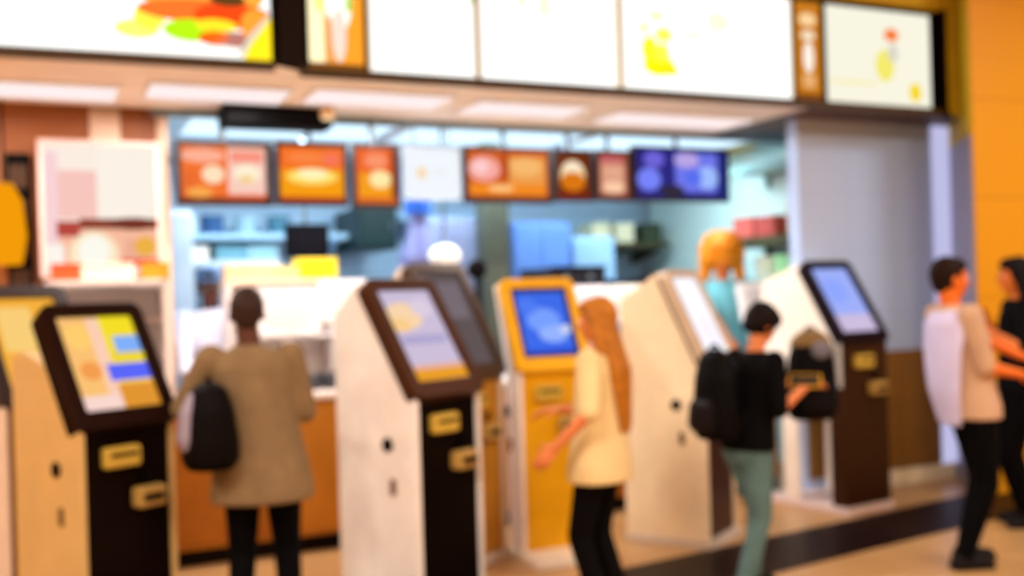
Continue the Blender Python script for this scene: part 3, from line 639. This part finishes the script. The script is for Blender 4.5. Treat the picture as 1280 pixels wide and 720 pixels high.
# ------------------------------------------------------------------ self-order kiosks
def kiosk(px, py, d, alpha, label, H=1.63, W=.46, D=.55, zf=1.03, front=(14, 6, 5), side=(240, 230, 224), frame=(54, 26, 18),
          scr=None, bg=(200, 190, 215), inner=None, cutaway=False, rim=.06, k=1.0, hood=False, fw=.03, discs=True, yt=.34, low=False, slab=False, ov=.02, basem=None, basef=.02):
    al = math.radians(alpha)
    o = at(px, py, d); o.z = 0
    rz = PI / 2 - al
    t = thing('order_kiosk', label, 'kiosk', o, rz, 'self-order kiosks in a row along the counter')
    FM = mat(front, .35); SM = mat(side, .38); RM = mat(frame, .3)
    th = .025
    prof = [(0, .05), (0, zf), (yt, H), (yt + .04, H), (D, H - .16), (D, .05)]
    bz, ty = H - .17, yt + .04
    if low:
        q = .45; prof = [(0, .05), (0, zf), (yt * q, zf + (H - zf) * q), (D - .1, low + .03), (D, low), (D, .05)]; bz = low
    if slab: D = .20; prof = [(0, .05), (0, zf), (yt, H), (yt + .10, H - .02), (D, zf + .02), (D, .05)]; bz = zf
    SX = Matrix(((0, 0, 1, 0), (1, 0, 0, 0), (0, 1, 0, 0), (0, 0, 0, 1)))   # (y, z, x)
    for x0, x1 in ((0, th), (W - th, W)):
        bm = nb()
        if cutaway:
            prism(bm, [(0, .86), (0, zf), (yt, H), (yt + .04, H), (D, H - .12), (D, .86), (D - .17, .86), (D - .17, .05), (D - .31, .05), (D - .31, .86)], x0, x1, SX)
        else: prism(bm, prof, x0, x1, SX)
        sp = obj('side_panel', bm, SM, t, .004)
        if x0 == 0 and discs:
            bm = nb(); cyl(bm, (0, .19, .86), (-.008, .19, .86), .034); obj('lock_cover', bm, DARK, sp)
            bm = nb(); prism(bm, rrect(.035, .08, .015, 4, .16, .66), 0, -.006, SX); obj('cable_port', bm, mat((110, 74, 40), .5), sp)
    fy = .02 if not cutaway else .0
    fx = 0 if cutaway else th
    bm = nb(); box(bm, fx, W - fx, fy - .004, fy + (.12 if cutaway else .02), .05, zf); obj('front_panel', bm, FM, t, .004)
    bm = nb(); box(bm, th, W - th, D - .02, D - .004, .86 if cutaway else .05, bz); obj('back_panel', bm, SM, t)
    tp = [(yt + .005, H - .006), (yt + .04, H - .006), (D - .004, H - .166), (D - .004, H - .18), (yt + .035, H - .02)]
    if low: tp = [(yt * q, zf + (H - zf) * q - .006), (D - .1, low + .024), (D - .004, low - .006), (D - .004, low - .02), (D - .1, low), (yt * q, zf + (H - zf) * q - .03)]
    if slab: tp = [(yt + .005, H - .006), (yt + .098, H - .026), (D - .004, zf + .02), (D - .024, zf + .02), (yt + .08, H - .04)]
    bm = nb(); prism(bm, tp, th, W - th, SX); obj('top_panel', bm, SM if not hood else RM, t)
    bm = nb(); box(bm, -.01, W + .01, -basef, D + .01, 0, .05); obj('base_plate', bm, mat(basem or (214, 200, 186), .4), t, .004)
    # tilted head: frame ring + glass
    n = Vector((0, -(H - zf), yt)).normalized(); up = Vector((0, yt, H - zf)).normalized(); ln = math.hypot(yt, H - zf)
    c = Vector((W / 2, yt / 2, (zf + H) / 2))
    M = Matrix((( 1, up.x, n.x, c.x), (0, up.y, n.y, c.y), (0, up.z, n.z, c.z), (0, 0, 0, 1)))
    ow, oh = W + fw, ln + ov
    iw, ih = ow - 2 * rim, oh - 2 * rim - .03
    bm = nb(); ringprism(bm, rrect(ow, oh, .05, 6), rrect(iw, ih, .012, 6, 0, .012), -.03, .035, M); fr = obj('screen_frame', bm, RM, t, .004)
    bm = nb(); prism(bm, rrect(ow - .01, oh - .01, .045, 6), -.075 if low else -.045, -.03, M); obj('frame_back', bm, mat(inner, .3) if inner else DARK, fr)
    if inner:
        bm = nb(); ringprism(bm, rrect(iw, ih, .012, 6, 0, .012), rrect(iw - .05, ih - .05, .012, 6, 0, .012), .0, .03, M); obj('inner_bezel', bm, mat(inner, .3), fr)
    SM2 = M @ Matrix.Translation((-iw / 2, -ih / 2 + .012, .012)) @ Matrix(((1,0,0,0),(0,0,1,0),(0,-1,0,0),(0,0,0,1)))
    display('touch_screen', t, iw, ih, bg, scr or [], k, 0.0, SM2)
    # receipt slot and card reader on the front
    y0 = fy - .004
    bm = nb(); box(bm, .10, .27, y0 - .05, y0, zf - .17, zf - .08); rp = obj('receipt_printer', bm, mat((206, 170, 70), .4), t, .012)
    bm = nb(); box(bm, .12, .25, y0 - .056, y0 - .049, zf - .12, zf - .105); obj('paper_slot', bm, BLACK, rp)
    bm = nb(); box(bm, .24, .38, y0 - .07, y0, zf - .36, zf - .27); cr_ = obj('card_reader', bm, mat((188, 150, 80), .35), t, .014)
    bm = nb(); box(bm, .26, .36, y0 - .076, y0 - .069, zf - .33, zf - .30); obj('keypad', bm, DARKM, cr_, .002)
    bm = nb(); cyl(bm, (.31, y0, zf - .26), (.31, y0 - .03, zf - .2), .012, n=10); obj('reader_cable', bm, BLACK, cr_)
    return t
kiosk(101, 600, 4.3, 37, 'brown framed order kiosk with yellow and blue buttons on its orange screen, left', H=1.55, zf=1.03, side=(212, 174, 112), bg=(252, 194, 116), low=1.34, yt=.30, front=(14, 4, 3), frame=(30, 11, 6), scr=[
    ('r', .38, .02, .56, .98, (252, 206, 180)), ('r', .55, .0, 1, .72, (246, 222, 40)), ('r', .66, .22, 1, .40, (130, 176, 250)), ('r', .46, .52, 1, .70, (92, 104, 250)),
    ('r', .52, .74, 1, 1, (226, 150, 50)), ('r', .0, .84, .5, 1, (250, 216, 206)), ('e', .24, .58, .14, .10, (246, 158, 80)), ('e', .22, .22, .16, .14, (255, 206, 110)), ('r', .56, .42, 1, .46, (232, 206, 70))])
kiosk(522, 600, 4.75, 39, 'brown framed order kiosk with a lavender screen and white side, second from left in front', H=1.63, zf=1.08, front=(13, 5, 4), side=(248, 242, 240), frame=(66, 34, 16), bg=(206, 192, 218), scr=[
    ('e', .34, .28, .32, .15, (250, 214, 172)), ('e', .2, .38, .18, .08, (252, 206, 140)), ('r', .1, .50, .92, .60, (178, 168, 208)), ('r', .0, .86, 1, 1, (236, 160, 40)), ('r', .0, .82, 1, .87, (232, 176, 160)), ('e', .7, .2, .2, .1, (222, 206, 226))])
kiosk(566, 560, 5.75, 39, 'dark order kiosk with ochre lower front, behind the lavender screen kiosk', H=1.74, zf=1.08, front=(190, 130, 30), side=(226, 210, 190), frame=(66, 46, 30), bg=(96, 84, 84), scr=[('r', .1, .1, .9, .5, (120, 108, 116))])
d3 = at_z(655, 702, 0).y
kiosk(652, 600, d3, 68, 'bright yellow order kiosk with a blue screen and narrow white side', H=1.63, zf=1.10, slab=True, yt=.26, basem=(250, 240, 226), basef=.22, front=(232, 166, 16), side=(244, 232, 226), frame=(240, 178, 24), inner=(40, 50, 110), bg=(64, 108, 236), scr=[
    ('e', .5, .46, .30, .18, (120, 160, 255)), ('e', .62, .66, .26, .12, (150, 180, 255)), ('r', 0, .88, 1, 1, (50, 76, 210)), ('e', .25, .25, .18, .12, (80, 124, 244)), ('e', .85, .60, .12, .06, (210, 214, 240))])
d4 = at_z(888, 688, 0).y
kiosk(885, 600, d4, 33, 'wide white order kiosk with a bare white screen, beside the boy with the backpack', H=1.66, zf=1.10, yt=.26, front=(60, 24, 14), side=(248, 228, 194), frame=(206, 182, 156), rim=.045, bg=(250, 248, 255), scr=[('e', .6, .7, .3, .2, (244, 238, 255))], k=1.1)
d5 = at_z(1059, 645, 0).y
kiosk(1057, 600, d5, 58, 'black framed order kiosk with a pale violet screen, nearest to the steel wall', H=1.71, zf=1.16, D=.72, basem=(232, 214, 214), front=(50, 25, 9), side=(250, 240, 228), frame=(26, 15, 22), bg=(160, 176, 250), cutaway=True, rim=.055, scr=[
    ('r', 0, .72, 1, 1, (206, 190, 224)), ('e', .4, .35, .3, .2, (146, 168, 255))], discs=False)
kiosk(6, 600, 5.0, 40, 'partly hidden order kiosk with an amber screen at the left edge of the photo', H=1.66, zf=1.08, front=(120, 70, 30), side=(236, 214, 196), frame=(40, 26, 24), bg=(246, 176, 60), scr=[('r', .1, .1, .6, .6, (250, 206, 120))], rim=.07)

# pale steps the yellow kiosk stands near
s = at_z(600, 690, 0)

# ------------------------------------------------------------------ people
SKIN_O = mat((214, 126, 74), .5); SKIN_D = mat((84, 46, 28), .5); SKIN_L = mat((228, 150, 104), .5)
def ik(a, b, l1, l2, pole):
    """elbow/knee position between a and b"""
    a = Vector(a); b = Vector(b); d = b - a; L = min(d.length, (l1 + l2) * .999); dn = d.normalized()
    x = (l1 * l1 - l2 * l2 + L * L) / (2 * L); h = math.sqrt(max(l1 * l1 - x * x, 0))
    p = Vector(pole); p = (p - dn * p.dot(dn)).normalized()
    return a + dn * x + p * h, a + dn * L
def hand(bm, w, d, nrm, side, curl, k, skin=None):
    """w wrist, d forearm direction, nrm palm normal (fingers curl towards it), side = vector to the thumb side"""
    d = d.normalized(); nrm = (nrm - d * nrm.dot(d)).normalized(); sd = d.cross(nrm).normalized()
    if sd.dot(side) < 0: sd = -sd
    pc = w + d * .045 * k
    for i, off in enumerate((.030, .010, -.010, -.028)):
        kn = w + d * (.088, .092, .088, .078)[i] * k + sd * off * k
        cap(bm, w + d * .01 * k + sd * off * .55 * k, kn, .0145 * k, .0115 * k, 8)
        L = (.040, .045, .042, .033)[i] * k; p = kn; dd = (d + sd * off * 4).normalized(); r = .0098 * k
        for j in range(3):
            a = curl * (j + 1) * (1 + .12 * i)
            q = p + (dd * math.cos(a) + nrm * math.sin(a)) * L * (1, .68, .52)[j]
            cap(bm, p, q, r, r * .9, 8); p = q; r *= .9
    t0 = w + d * .02 * k + sd * .026 * k; t1 = t0 + (d * .55 + sd * .75 + nrm * .3).normalized() * .038 * k; t2 = t1 + (d * .85 + sd * .3 + nrm * .35 * (1 + curl)).normalized() * .034 * k
    cap(bm, t0, t1, .0150 * k, .0115 * k, 8); cap(bm, t1, t2, .0112 * k, .009 * k, 8)
    t3 = t2 + (d * .9 + nrm * .4).normalized() * .022 * k; cap(bm, t2, t3, .0092 * k, .008 * k, 8)
HANDS = {}
def person(key, label, loc, yaw, H, skin, hairc, top, pants, lean=(0, 0), handL=None, handR=None, head=(0, 0, 0), sleeve='long', hem=.92, hemw=0,
           hair='short', shoes=(26, 22, 22), stance=((-.10, 0), (.10, 0)), shoulder=0, poleL=(-.6, -.5, -.6), poleR=(.6, -.5, -.6), curl=.35, cap_c=None, seat=0, group=None, build=1.0, skirtback=None, hairs=1.0):
    """faces local +y; hand targets in metres, local"""
    k = H / 1.75
    t = thing('person', label, 'person', loc, yaw)
    if group: t['group'] = group
    lx, ly = lean
    def P(x, y, z):      # spine lean grows with height above the hips
        f = max(0, (z - .92)) / .83
        return Vector((x + lx * f, y + ly * f, z)) * k
    hipL, hipR = P(-.09, 0, .90), P(.09, 0, .90)
    shL, shR = P(-.175 * build, -.01, 1.42), P(.175 * build, -.01, 1.42)
    ankL = Vector((stance[0][0], stance[0][1] - .03, .085)) * k; ankR = Vector((stance[1][0], stance[1][1] - .03, .085)) * k
    kneL, ankL = ik(hipL, ankL, .43 * k, .41 * k, (0, 1, 0)); kneR, ankR = ik(hipR, ankR, .43 * k, .41 * k, (0, 1, 0))
    hl = Vector(handL) if handL else P(-.24, .06, .86); hr = Vector(handR) if handR else P(.24, .06, .86)
    elL, wrL = ik(shL, hl, .29 * k, .255 * k, poleL); elR, wrR = ik(shR, hr, .29 * k, .255 * k, poleR)
    bm = nb()
    loft(bm, [(*P(0, 0, .84), .13*k, .09*k), (*P(0, 0, .92), .165*k*build, .115*k), (*P(0, 0, 1.06), .135*k*build, .098*k), (*P(0, 0, 1.24), .155*k*build, .108*k), (*P(0, -.005, 1.36), .165*k*build, .10*k), (*P(0, -.01, 1.44), .12*k, .075*k), (*P(0, -.01, 1.48), .06*k, .055*k)])
    nk, hc = P(0, -.012, 1.45), P(0, .012, 1.625)
    cap(bm, nk, hc - Vector((0, .02, .05)) * k, .056 * k, .052 * k)
    HM = Matrix.Translation(hc) @ Euler(head).to_matrix().to_4x4() @ Matrix.Scale(k, 4)
    ell(bm, (0, -.005, .022), (.074, .093, .100), HM, 20); ell(bm, (0, .022, -.045), (.055, .066, .070), HM, 16)
    ell(bm, (0, .062, -.088), (.026, .022, .020), HM, 10)
    cap(bm, (0, .088, .012), (0, .106, -.022), .009, .014, 8, HM); 
    for sx in (-1, 1):
        ell(bm, (sx * .076, -.008, -.008), (.011, .020, .032), HM, 10)
        ell(bm, (sx * .040, .060, -.020), (.024, .022, .022), HM, 10)
        ell(bm, (sx * .030, .082, .030), (.022, .010, .008), HM, 8)
    ell(bm, (0, .086, -.050), (.024, .010, .007), HM, 8); ell(bm, (0, .083, -.061), (.020, .010, .007), HM, 8)
    for (h, kn, an) in ((hipL, kneL, ankL), (hipR, kneR, ankR)):
        cap(bm, h, kn, .080 * k * build, .052 * k); cap(bm, kn, an, .052 * k, .034 * k)
        cap(bm, kn + (an - kn) * .15 + Vector((0, -.015 * k, 0)), kn + (an - kn) * .5 + Vector((0, -.01 * k, 0)), .05 * k, .042 * k)
        cap(bm, an + Vector((0, -.03, -.04)) * k, an + Vector((0, .13, -.055)) * k, .034 * k, .026 * k)
    for (s_, e, w_) in ((shL, elL, wrL), (shR, elR, wrR)):
        cap(bm, s_, e, .052 * k, .038 * k); cap(bm, e, w_, .039 * k, .025 * k)
    inn = Vector((0, 0, -1))
    hand(bm, wrL, wrL - elL, inn if abs((wrL - elL).normalized().z) < .7 else Vector((1, 0, 0)), Vector((1, .3, 0)), curl, k)
    hand(bm, wrR, wrR - elR, inn if abs((wrR - elR).normalized().z) < .7 else Vector((-1, 0, 0)), Vector((-1, .3, 0)), curl, k)
    fuse('body', bm, skin, t, .0065, 2)
    for sx in (-1, 1):
        bm = nb(); ell(bm, (sx * .031, .0865, .008), (.0125, .009, .0085), HM, 10); e_ = obj('eye', bm, mat((236, 230, 224), .2), t, smooth=True)
        bm = nb(); ell(bm, (sx * .031, .0935, .008), (.0055, .003, .0055), HM, 8); obj('iris', bm, mat((44, 28, 18), .2), e_, smooth=True)
        bm = nb(); cap(bm, (sx * .018, .0945, .033), (sx * .046, .086, .034), .004, .003, 6, HM); obj('eyebrow', bm, hairc, t)
    bm = nb(); cap(bm, (-.018, .093, -.056), (.018, .093, -.056), .005, .005, 6, HM); obj('lips', bm, mat((170, 76, 62), .5), t, smooth=True)
    # trousers
    bm = nb()
    loft(bm, [(*P(0, 0, .80), .15*k*build, .115*k), (*P(0, 0, .90), .182*k*build, .132*k), (*P(0, 0, .99), .158*k*build, .12*k), (*P(0, 0, 1.02), .15*k*build, .114*k)])
    for (h, kn, an) in ((hipL, kneL, ankL), (hipR, kneR, ankR)):
        cap(bm, h, kn, .096 * k * build, .068 * k); cap(bm, kn, an + Vector((0, 0, .01)), .068 * k, .054 * k)
    fuse('trousers', bm, pants, t, .012, 3)
    for an in (ankL, ankR):
        bm = nb(); cap(bm, an + Vector((0, -.035, -.035)) * k, an + Vector((0, .135, -.052)) * k, .047 * k, .036 * k, 14)
        box(bm, an.x - .045 * k, an.x + .045 * k, an.y - .08 * k, an.y + .165 * k, .002, .03 * k)
        fuse('shoe', bm, mat(shoes, .5), t, .009, 3)
    # top
    bm = nb(); hw = .190 * build + hemw; tz = hem
    loft(bm, [(*P(0, 0, tz), hw*k, (.140 + hemw*.6)*k), (*P(0, 0, tz + .08), (hw - .004)*k, (.138 + hemw*.5)*k), (*P(0, 0, 1.10), (.165*build + hemw*.4)*k, (.122 + hemw*.3)*k), (*P(0, 0, 1.26), .178*k*build, .128*k), (*P(0, -.005, 1.37), .186*k*build, .118*k), (*P(0, -.01, 1.445), .13*k, .09*k), (*P(0, -.01, 1.48), .068*k, .064*k)])
    for (s_, e, w_) in ((shL, elL, wrL), (shR, elR, wrR)):
        cap(bm, s_, e, .070 * k, .056 * k)
        if sleeve == 'long': cap(bm, e, e + (w_ - e) * .88, .056 * k, .042 * k)
        if sleeve == 'short': pass
    o = fuse('coat' if sleeve == 'long' else 'shirt', bm, top, t, .012, 3)
    if skirtback:   # loose pale overshirt hanging open behind
        b2 = nb(); loft(b2, [(*P(0, -.13, tz - .04), .12*k, .02*k), (*P(0, -.15, 1.0), .17*k, .035*k), (*P(0, -.115, 1.22), .19*k, .05*k), (*P(0, -.06, 1.38), .19*k, .085*k), (*P(0, -.02, 1.45), .14*k, .08*k)])
        fuse('overshirt', b2, skirtback, t, .012, 3)
    # hair
    bm = nb(); HM = HM @ Matrix.Scale(hairs, 4)
    if hair == 'short':
        ell(bm, (0, -.022, .030), (.084, .096, .104), HM, 18); ell(bm, (0, .02, .075), (.070, .075, .052), HM, 14); ell(bm, (0, -.055, -.02), (.066, .048, .062), HM, 12)
        rnd = random.Random(key)
        for i in range(26):
            a = rnd.uniform(0, 2*PI); q = rnd.uniform(.2, 1.0); x_, y_ = .07 * math.cos(a) * q, -.02 + .075 * math.sin(a) * q
            cap(bm, (x_, y_, .095), (x_ * 1.12, y_ * 1.1 + .01, .122 - .03 * q * q), .014, .008, 6, HM)
    elif hair == 'long':
        ell(bm, (0, -.022, .030), (.088, .100, .106), HM, 18); ell(bm, (0, .02, .075), (.074, .078, .054), HM, 14)
        for sx in (-1, 1): cap(bm, (sx * .066, .0, .03), (sx * .085, -.03, -.16), .030, .030, 10, HM)
        rnd = random.Random(key)
        for i in range(22):
            x_ = -.085 + .17 * i / 21
            b0 = HM @ Vector((x_ * .85, -.075 + .02 * abs(x_) * 8, -.02)); b1 = P(x_ * 1.0, -.125 + rnd.uniform(-.01, .01), 1.36); b2 = P(x_ * .75 + rnd.uniform(-.01, .01), -.15, 1.08 - rnd.uniform(0, .05))
            cap(bm, b0, b1, .024 * k, .024 * k, 8); cap(bm, b1, b2, .024 * k, .010 * k, 8)
    elif hair == 'puff':
        ell(bm, (0, -.03, .05), (.13, .12, .13), HM, 18)
        rnd = random.Random(key)
        for i in range(60):
            a = rnd.uniform(0, 2*PI); b_ = rnd.uniform(-.5, 1.2)
            x_, y_, z_ = .125*math.cos(a)*math.cos(b_), -.03 + .115*math.sin(a)*math.cos(b_), .05 + .13*math.sin(b_)
            if y_ > .06 and z_ < .06: continue
            ell(bm, (x_, y_, z_), (.03, .03, .03), HM, 8)
        for sx in (-1, 1): cap(bm, (sx * .095, -.02, .05), (sx * .115, -.03, -.12), .045, .035, 10, HM)
    fuse('hair', bm, hairc, t, .008, 2)
    if cap_c:
        bm = nb(); ell(bm, (0, -.018, .075), (.092, .106, .075), HM, 18); prism(bm, [(math.cos(a) * .078, math.sin(a) * .075 + .07) for a in [PI * j / 12 for j in range(13)]], .058, .070, HM)
        fuse('cap', bm, mat(cap_c, .6), t, .007, 2)
    HANDS[key] = (t.matrix_basis, wrL, wrR, k, P)
    return t
def to_local(wp, loc, yaw):
    return Matrix.Rotation(-yaw, 3, 'Z') @ (Vector(wp) - Vector(loc))
def gp(px, d, py=500):
    p = at(px, py, d); p.z = 0; return p

# man in the brown coat, back to the camera
loc = gp(325, 4.55); yaw = math.radians(12)
person(1, 'person in a long olive brown coat seen from behind, reaching to the left kiosk', loc, yaw, 1.62, SKIN_D, mat((46, 24, 16), .6), mat((128, 104, 74), .8, 0, .14, 9), mat((5, 4, 6), .8),
       lean=(-.06, .03), handL=to_local(at(242, 470, 4.75), loc, yaw), handR=to_local(at(366, 505, 4.85), loc, yaw), head=(-.15, 0, .1), hem=.73, hemw=.045, poleL=(-.5, -.3, -1), poleR=(.35, -.8, -.6), build=1.06, stance=((-.12, 0), (.12, .05)))
# long haired girl
loc = gp(748, 4.8); yaw = math.radians(62)
person(2, 'person with long orange hair and a cream shirt, facing the yellow kiosk', loc, yaw, 1.53, SKIN_O, mat((176, 108, 24), .55, 0, .3, 30), mat((226, 200, 146), .8, 0, .06, 8), mat((7, 5, 7), .8),
       lean=(0, -.02), handL=to_local(at(694, 560, 4.55), loc, yaw), handR=to_local(at(702, 512, 4.9), loc, yaw), head=(-.1, 0, .1), sleeve='short', hem=.78, hemw=.05, hair='long', poleL=(-.3, -1, -.2), poleR=(.3, -1, -.3), build=.95, stance=((-.07, .02), (.09, -.04)))
# boy with backpack
loc = gp(932, 5.22); yaw = math.radians(-66); BL, BY = loc, yaw
person(3, 'person in a black top and green jeans, head bent down over a phone', loc, yaw, 1.46, SKIN_O, mat((22, 14, 12), .6), mat((5, 4, 5), .8), mat((84, 114, 116), .75, 0, .15, 10),
       lean=(.0, .14), build=1.1, handL=to_local(at(1000, 478, 5.50), loc, yaw), handR=to_local(at(1004, 486, 5.15), loc, yaw), head=(-.7, 0, .1), sleeve='short', hem=.88, poleL=(-.5, -.6, -.8), poleR=(.3, -.7, -.9), stance=((-.09, .11), (.09, -.09)), hairs=1.15)
# man at right in profile
loc = gp(1214, 5.62); yaw = math.radians(-84)
person(4, 'person in profile in a loose tan and lavender shirt, arms stretched right', loc, yaw, 1.69, mat((232, 116, 40), .5), mat((34, 20, 14), .6), mat((200, 164, 136), .8), mat((4, 4, 6), .8),
       lean=(0, -.14), handL=to_local(at(1292, 452, 5.75), loc, yaw), handR=to_local(at(1278, 468, 5.5), loc, yaw), head=(-.05, 0, 0), sleeve='short', hem=.84, hemw=.01, poleL=(-.2, -.5, -1), poleR=(.2, -.5, -1), stance=((-.08, .02), (.08, -.08)), skirtback=mat((212, 206, 246), .7))
# dark haired person at the right edge
loc = gp(1276, 6.5); yaw = math.radians(80)
person(5, 'person with long black hair in black clothes at the right edge, facing left', loc, yaw, 1.70, mat((222, 120, 52), .5), mat((24, 18, 20), .6), mat((10, 9, 12), .8), mat((5, 4, 6), .8),
       handL=to_local(at(1232, 412, 6.3), loc, yaw), handR=to_local(at(1236, 404, 6.65), loc, yaw), sleeve='short', hem=.86, hair='long', poleL=(-.3, -.4, -1), poleR=(.3, -.4, -1))
# worker with blue cap
s = kp(264, 400, .95)[0]; loc = K(s, .95, 0); yaw = math.radians(196) + TH * 0
person(6, 'person in a blue cap and white shirt standing behind the counter', loc, yaw, 1.80, mat((88, 48, 30), .5), mat((30, 18, 14), .6), mat((226, 226, 244), .65), mat((30, 30, 40), .7),
       cap_c=(92, 120, 164), handL=to_local(K(s + .12, .55, 1.10), loc, yaw), handR=to_local(K(s - .22, .55, 1.10), loc, yaw), hem=.90, head=(-.15, 0, 0))
# worker with orange hair
s = kp(905, 400, .95)[0]; loc = K(s, .95, 0); yaw = math.radians(170)
person(7, 'person with big orange hair and a teal shirt behind the white kiosk', loc, yaw, 1.93, mat((214, 110, 50), .5), mat((232, 134, 8), .6, 0, .2, 30), mat((110, 180, 190), .65), mat((40, 40, 50), .7),
       hair='puff', hairs=1.22, sleeve='short', handL=to_local(K(s + .2, .55, 1.06), loc, yaw), handR=to_local(K(s - .2, .55, 1.06), loc, yaw), head=(-.15, 0, .1))

# ------------------------------------------------------------------ bags
def backpack(label, loc, yaw, w_, d_, h_, c, patch, sag=0, name='backpack', straps=True, cap_c=None, tall=False):
    t = thing(name, label, 'bag', loc, yaw)
    bm = nb(); loft(bm, [(0, 0, .02, w_*.40, d_*.40), (0, 0, .06, w_*.49, d_*.5), (0, 0, h_*.35, w_*.5, d_*.5), (0, 0, h_*.7, w_*.45, d_*.42), (0, 0, h_*.93, w_*.33, d_*.3), (0, 0, h_, w_*.15, d_*.15)])
    fuse('bag_body', bm, mat(c, .6), t, .01, 4)
    bm = nb(); loft(bm, [(0, -d_*.40, h_*.25, w_*.2, d_*.08), (0, -d_*.46, h_*.4, w_*.26, d_*.12), (0, -d_*.40, h_*.7, w_*.22, d_*.11), (0, -d_*.26, h_*.9, w_*.12, d_*.08)] if tall else [(0, -d_*.42, h_*.12, w_*.3, d_*.10), (0, -d_*.46, h_*.2, w_*.36, d_*.17), (0, -d_*.42, h_*.42, w_*.34, d_*.15), (0, -d_*.34, h_*.5, w_*.22, d_*.08)])
    fuse('front_pocket', bm, mat(patch, .5), t, .01, 3)
    if straps:
        for sx in (-1, 1):
            bm = nb(); pts = [Vector((sx * w_ * .28, d_ * (.35 + .45 * math.sin(PI * q)), h_ * (.15 + .78 * q))) for q in [j / 8 for j in range(9)]]
            for a, b in zip(pts[:-1], pts[1:]): cap(bm, a, b, .017, .017, 8)
            fuse('strap', bm, mat(c, .6), t, .01, 2)
    if cap_c:
        bm = nb(); loft(bm, [(0, 0, h_*.84, w_*.42, d_*.40), (0, 0, h_*.93, w_*.36, d_*.33), (0, 0, h_*1.01, w_*.18, d_*.17)]); fuse('flap', bm, mat(cap_c, .6), t, .01, 3)
        bm = nb(); ell(bm, (.02, -d_ * .40, h_ * .80), (.06, .02, .05)); obj('badge', bm, mat((110, 108, 122), .5), t, smooth=True)
    bm = nb(); pts = [Vector((w_ * .12 * math.cos(a), 0, h_ - .01 + .03 * math.sin(a))) for a in [PI * j / 8 for j in range(9)]]
    for a, b in zip(pts[:-1], pts[1:]): cap(bm, a, b, .009, .009, 8)
    obj('handle', bm, mat(c, .6), t, smooth=True)
    return t
p = at(264, 592, 4.36)
backpack('black teardrop shoulder bag with a grey panel hanging at the brown coat person\'s left side', p, math.radians(-58), .26, .24, at(264, 478, 4.36).z - p.z, (9, 4, 4), (150, 140, 160), name='shoulder_bag', straps=False, tall=True)  # pale grey pocket colour is a painted highlight on the black bag
fwd = Vector((-math.sin(BY), math.cos(BY), 0))
p = BL - fwd * .18; p.z = at(906, 548, 5.3).z
backpack('black backpack with a small grey patch worn by the person in green jeans', p, BY, .30, .21, at(906, 434, 5.3).z - p.z, (6, 4, 5), (24, 18, 18))
p = at(1016, 528, 5.75)
backpack('bulky black bag with an olive brown top held before the person in green jeans', p, math.radians(10), .30, .22, at(1016, 414, 5.75).z - p.z, (6, 4, 6), (16, 13, 17), name='tote_bag', straps=False, cap_c=(120, 92, 50))
t = thing('mobile_phone', 'yellow cased phone held over the black bag by the person in green jeans', 'phone', at(1006, 476, 5.17), math.radians(-20))
bm = nb(); prism(bm, rrect(.16, .08, .012), -.006, .006, Matrix.Rotation(math.radians(50), 4, 'X')); obj('case', bm, mat((236, 176, 40), .4), t)
bm = nb(); prism(bm, rrect(.148, .07, .008), .006, .008, Matrix.Rotation(math.radians(50), 4, 'X')); obj('screen', bm, mat((60, 50, 40), .1), t)

# ------------------------------------------------------------------ lights (the hall's ceiling lamps, daylight-cool kitchen lamps)
WARM = (1.0, .88, .72); NEUT = (1.0, .94, .88)
for i, (x, y, e) in enumerate(((-4.0, -.6, 150), (-1.2, .6, 150), (1.8, 1.4, 150), (4.6, 2.6, 120), (-4.6, 2.8, 90), (5.2, 5.4, 95))):
    t = thing('ceiling_light', 'square warm ceiling panel light over the hall in front of the kiosks', 'ceiling light', (x, y, 4.2), TH, 'hall ceiling lights')
    bm = nb(); box(bm, -.65, .65, -.65, .65, -.04, 0); obj('frame', bm, WHITE, t, .003)
    bm = nb(); box(bm, -.6, .6, -.6, .6, -.045, -.038); obj('diffuser', bm, emi((255, 226, 190), 1.5), t)
    area('hall_lamp', (x, y, 4.13), 1.2, 1.2, e, NEUT if i == 1 else (.86, .94, 1.0) if i == 5 else WARM, (0, 0, TH))  # last, unseen lamp is tinted cool to turn the steel wall bluer
for i, s in enumerate((KS0 + .9, KS0 + 2.5, KS0 + 4.1)):
    area('kitchen_lamp', K(s, 1.35, 2.80), 1.1, .45, (60, 60, 36)[i], (.72, .88, 1.0), (0, 0, TH))
pa, pb = K(-2.2, -.1, 2.77), K(2.2, -.1, 2.77)
for q in (.0, .35, .7, 1.0):
    p = pa.lerp(pb, q); area('counter_lamp', p, .9, .12, 30, (1.0, .94, .89), (0, 0, TH))
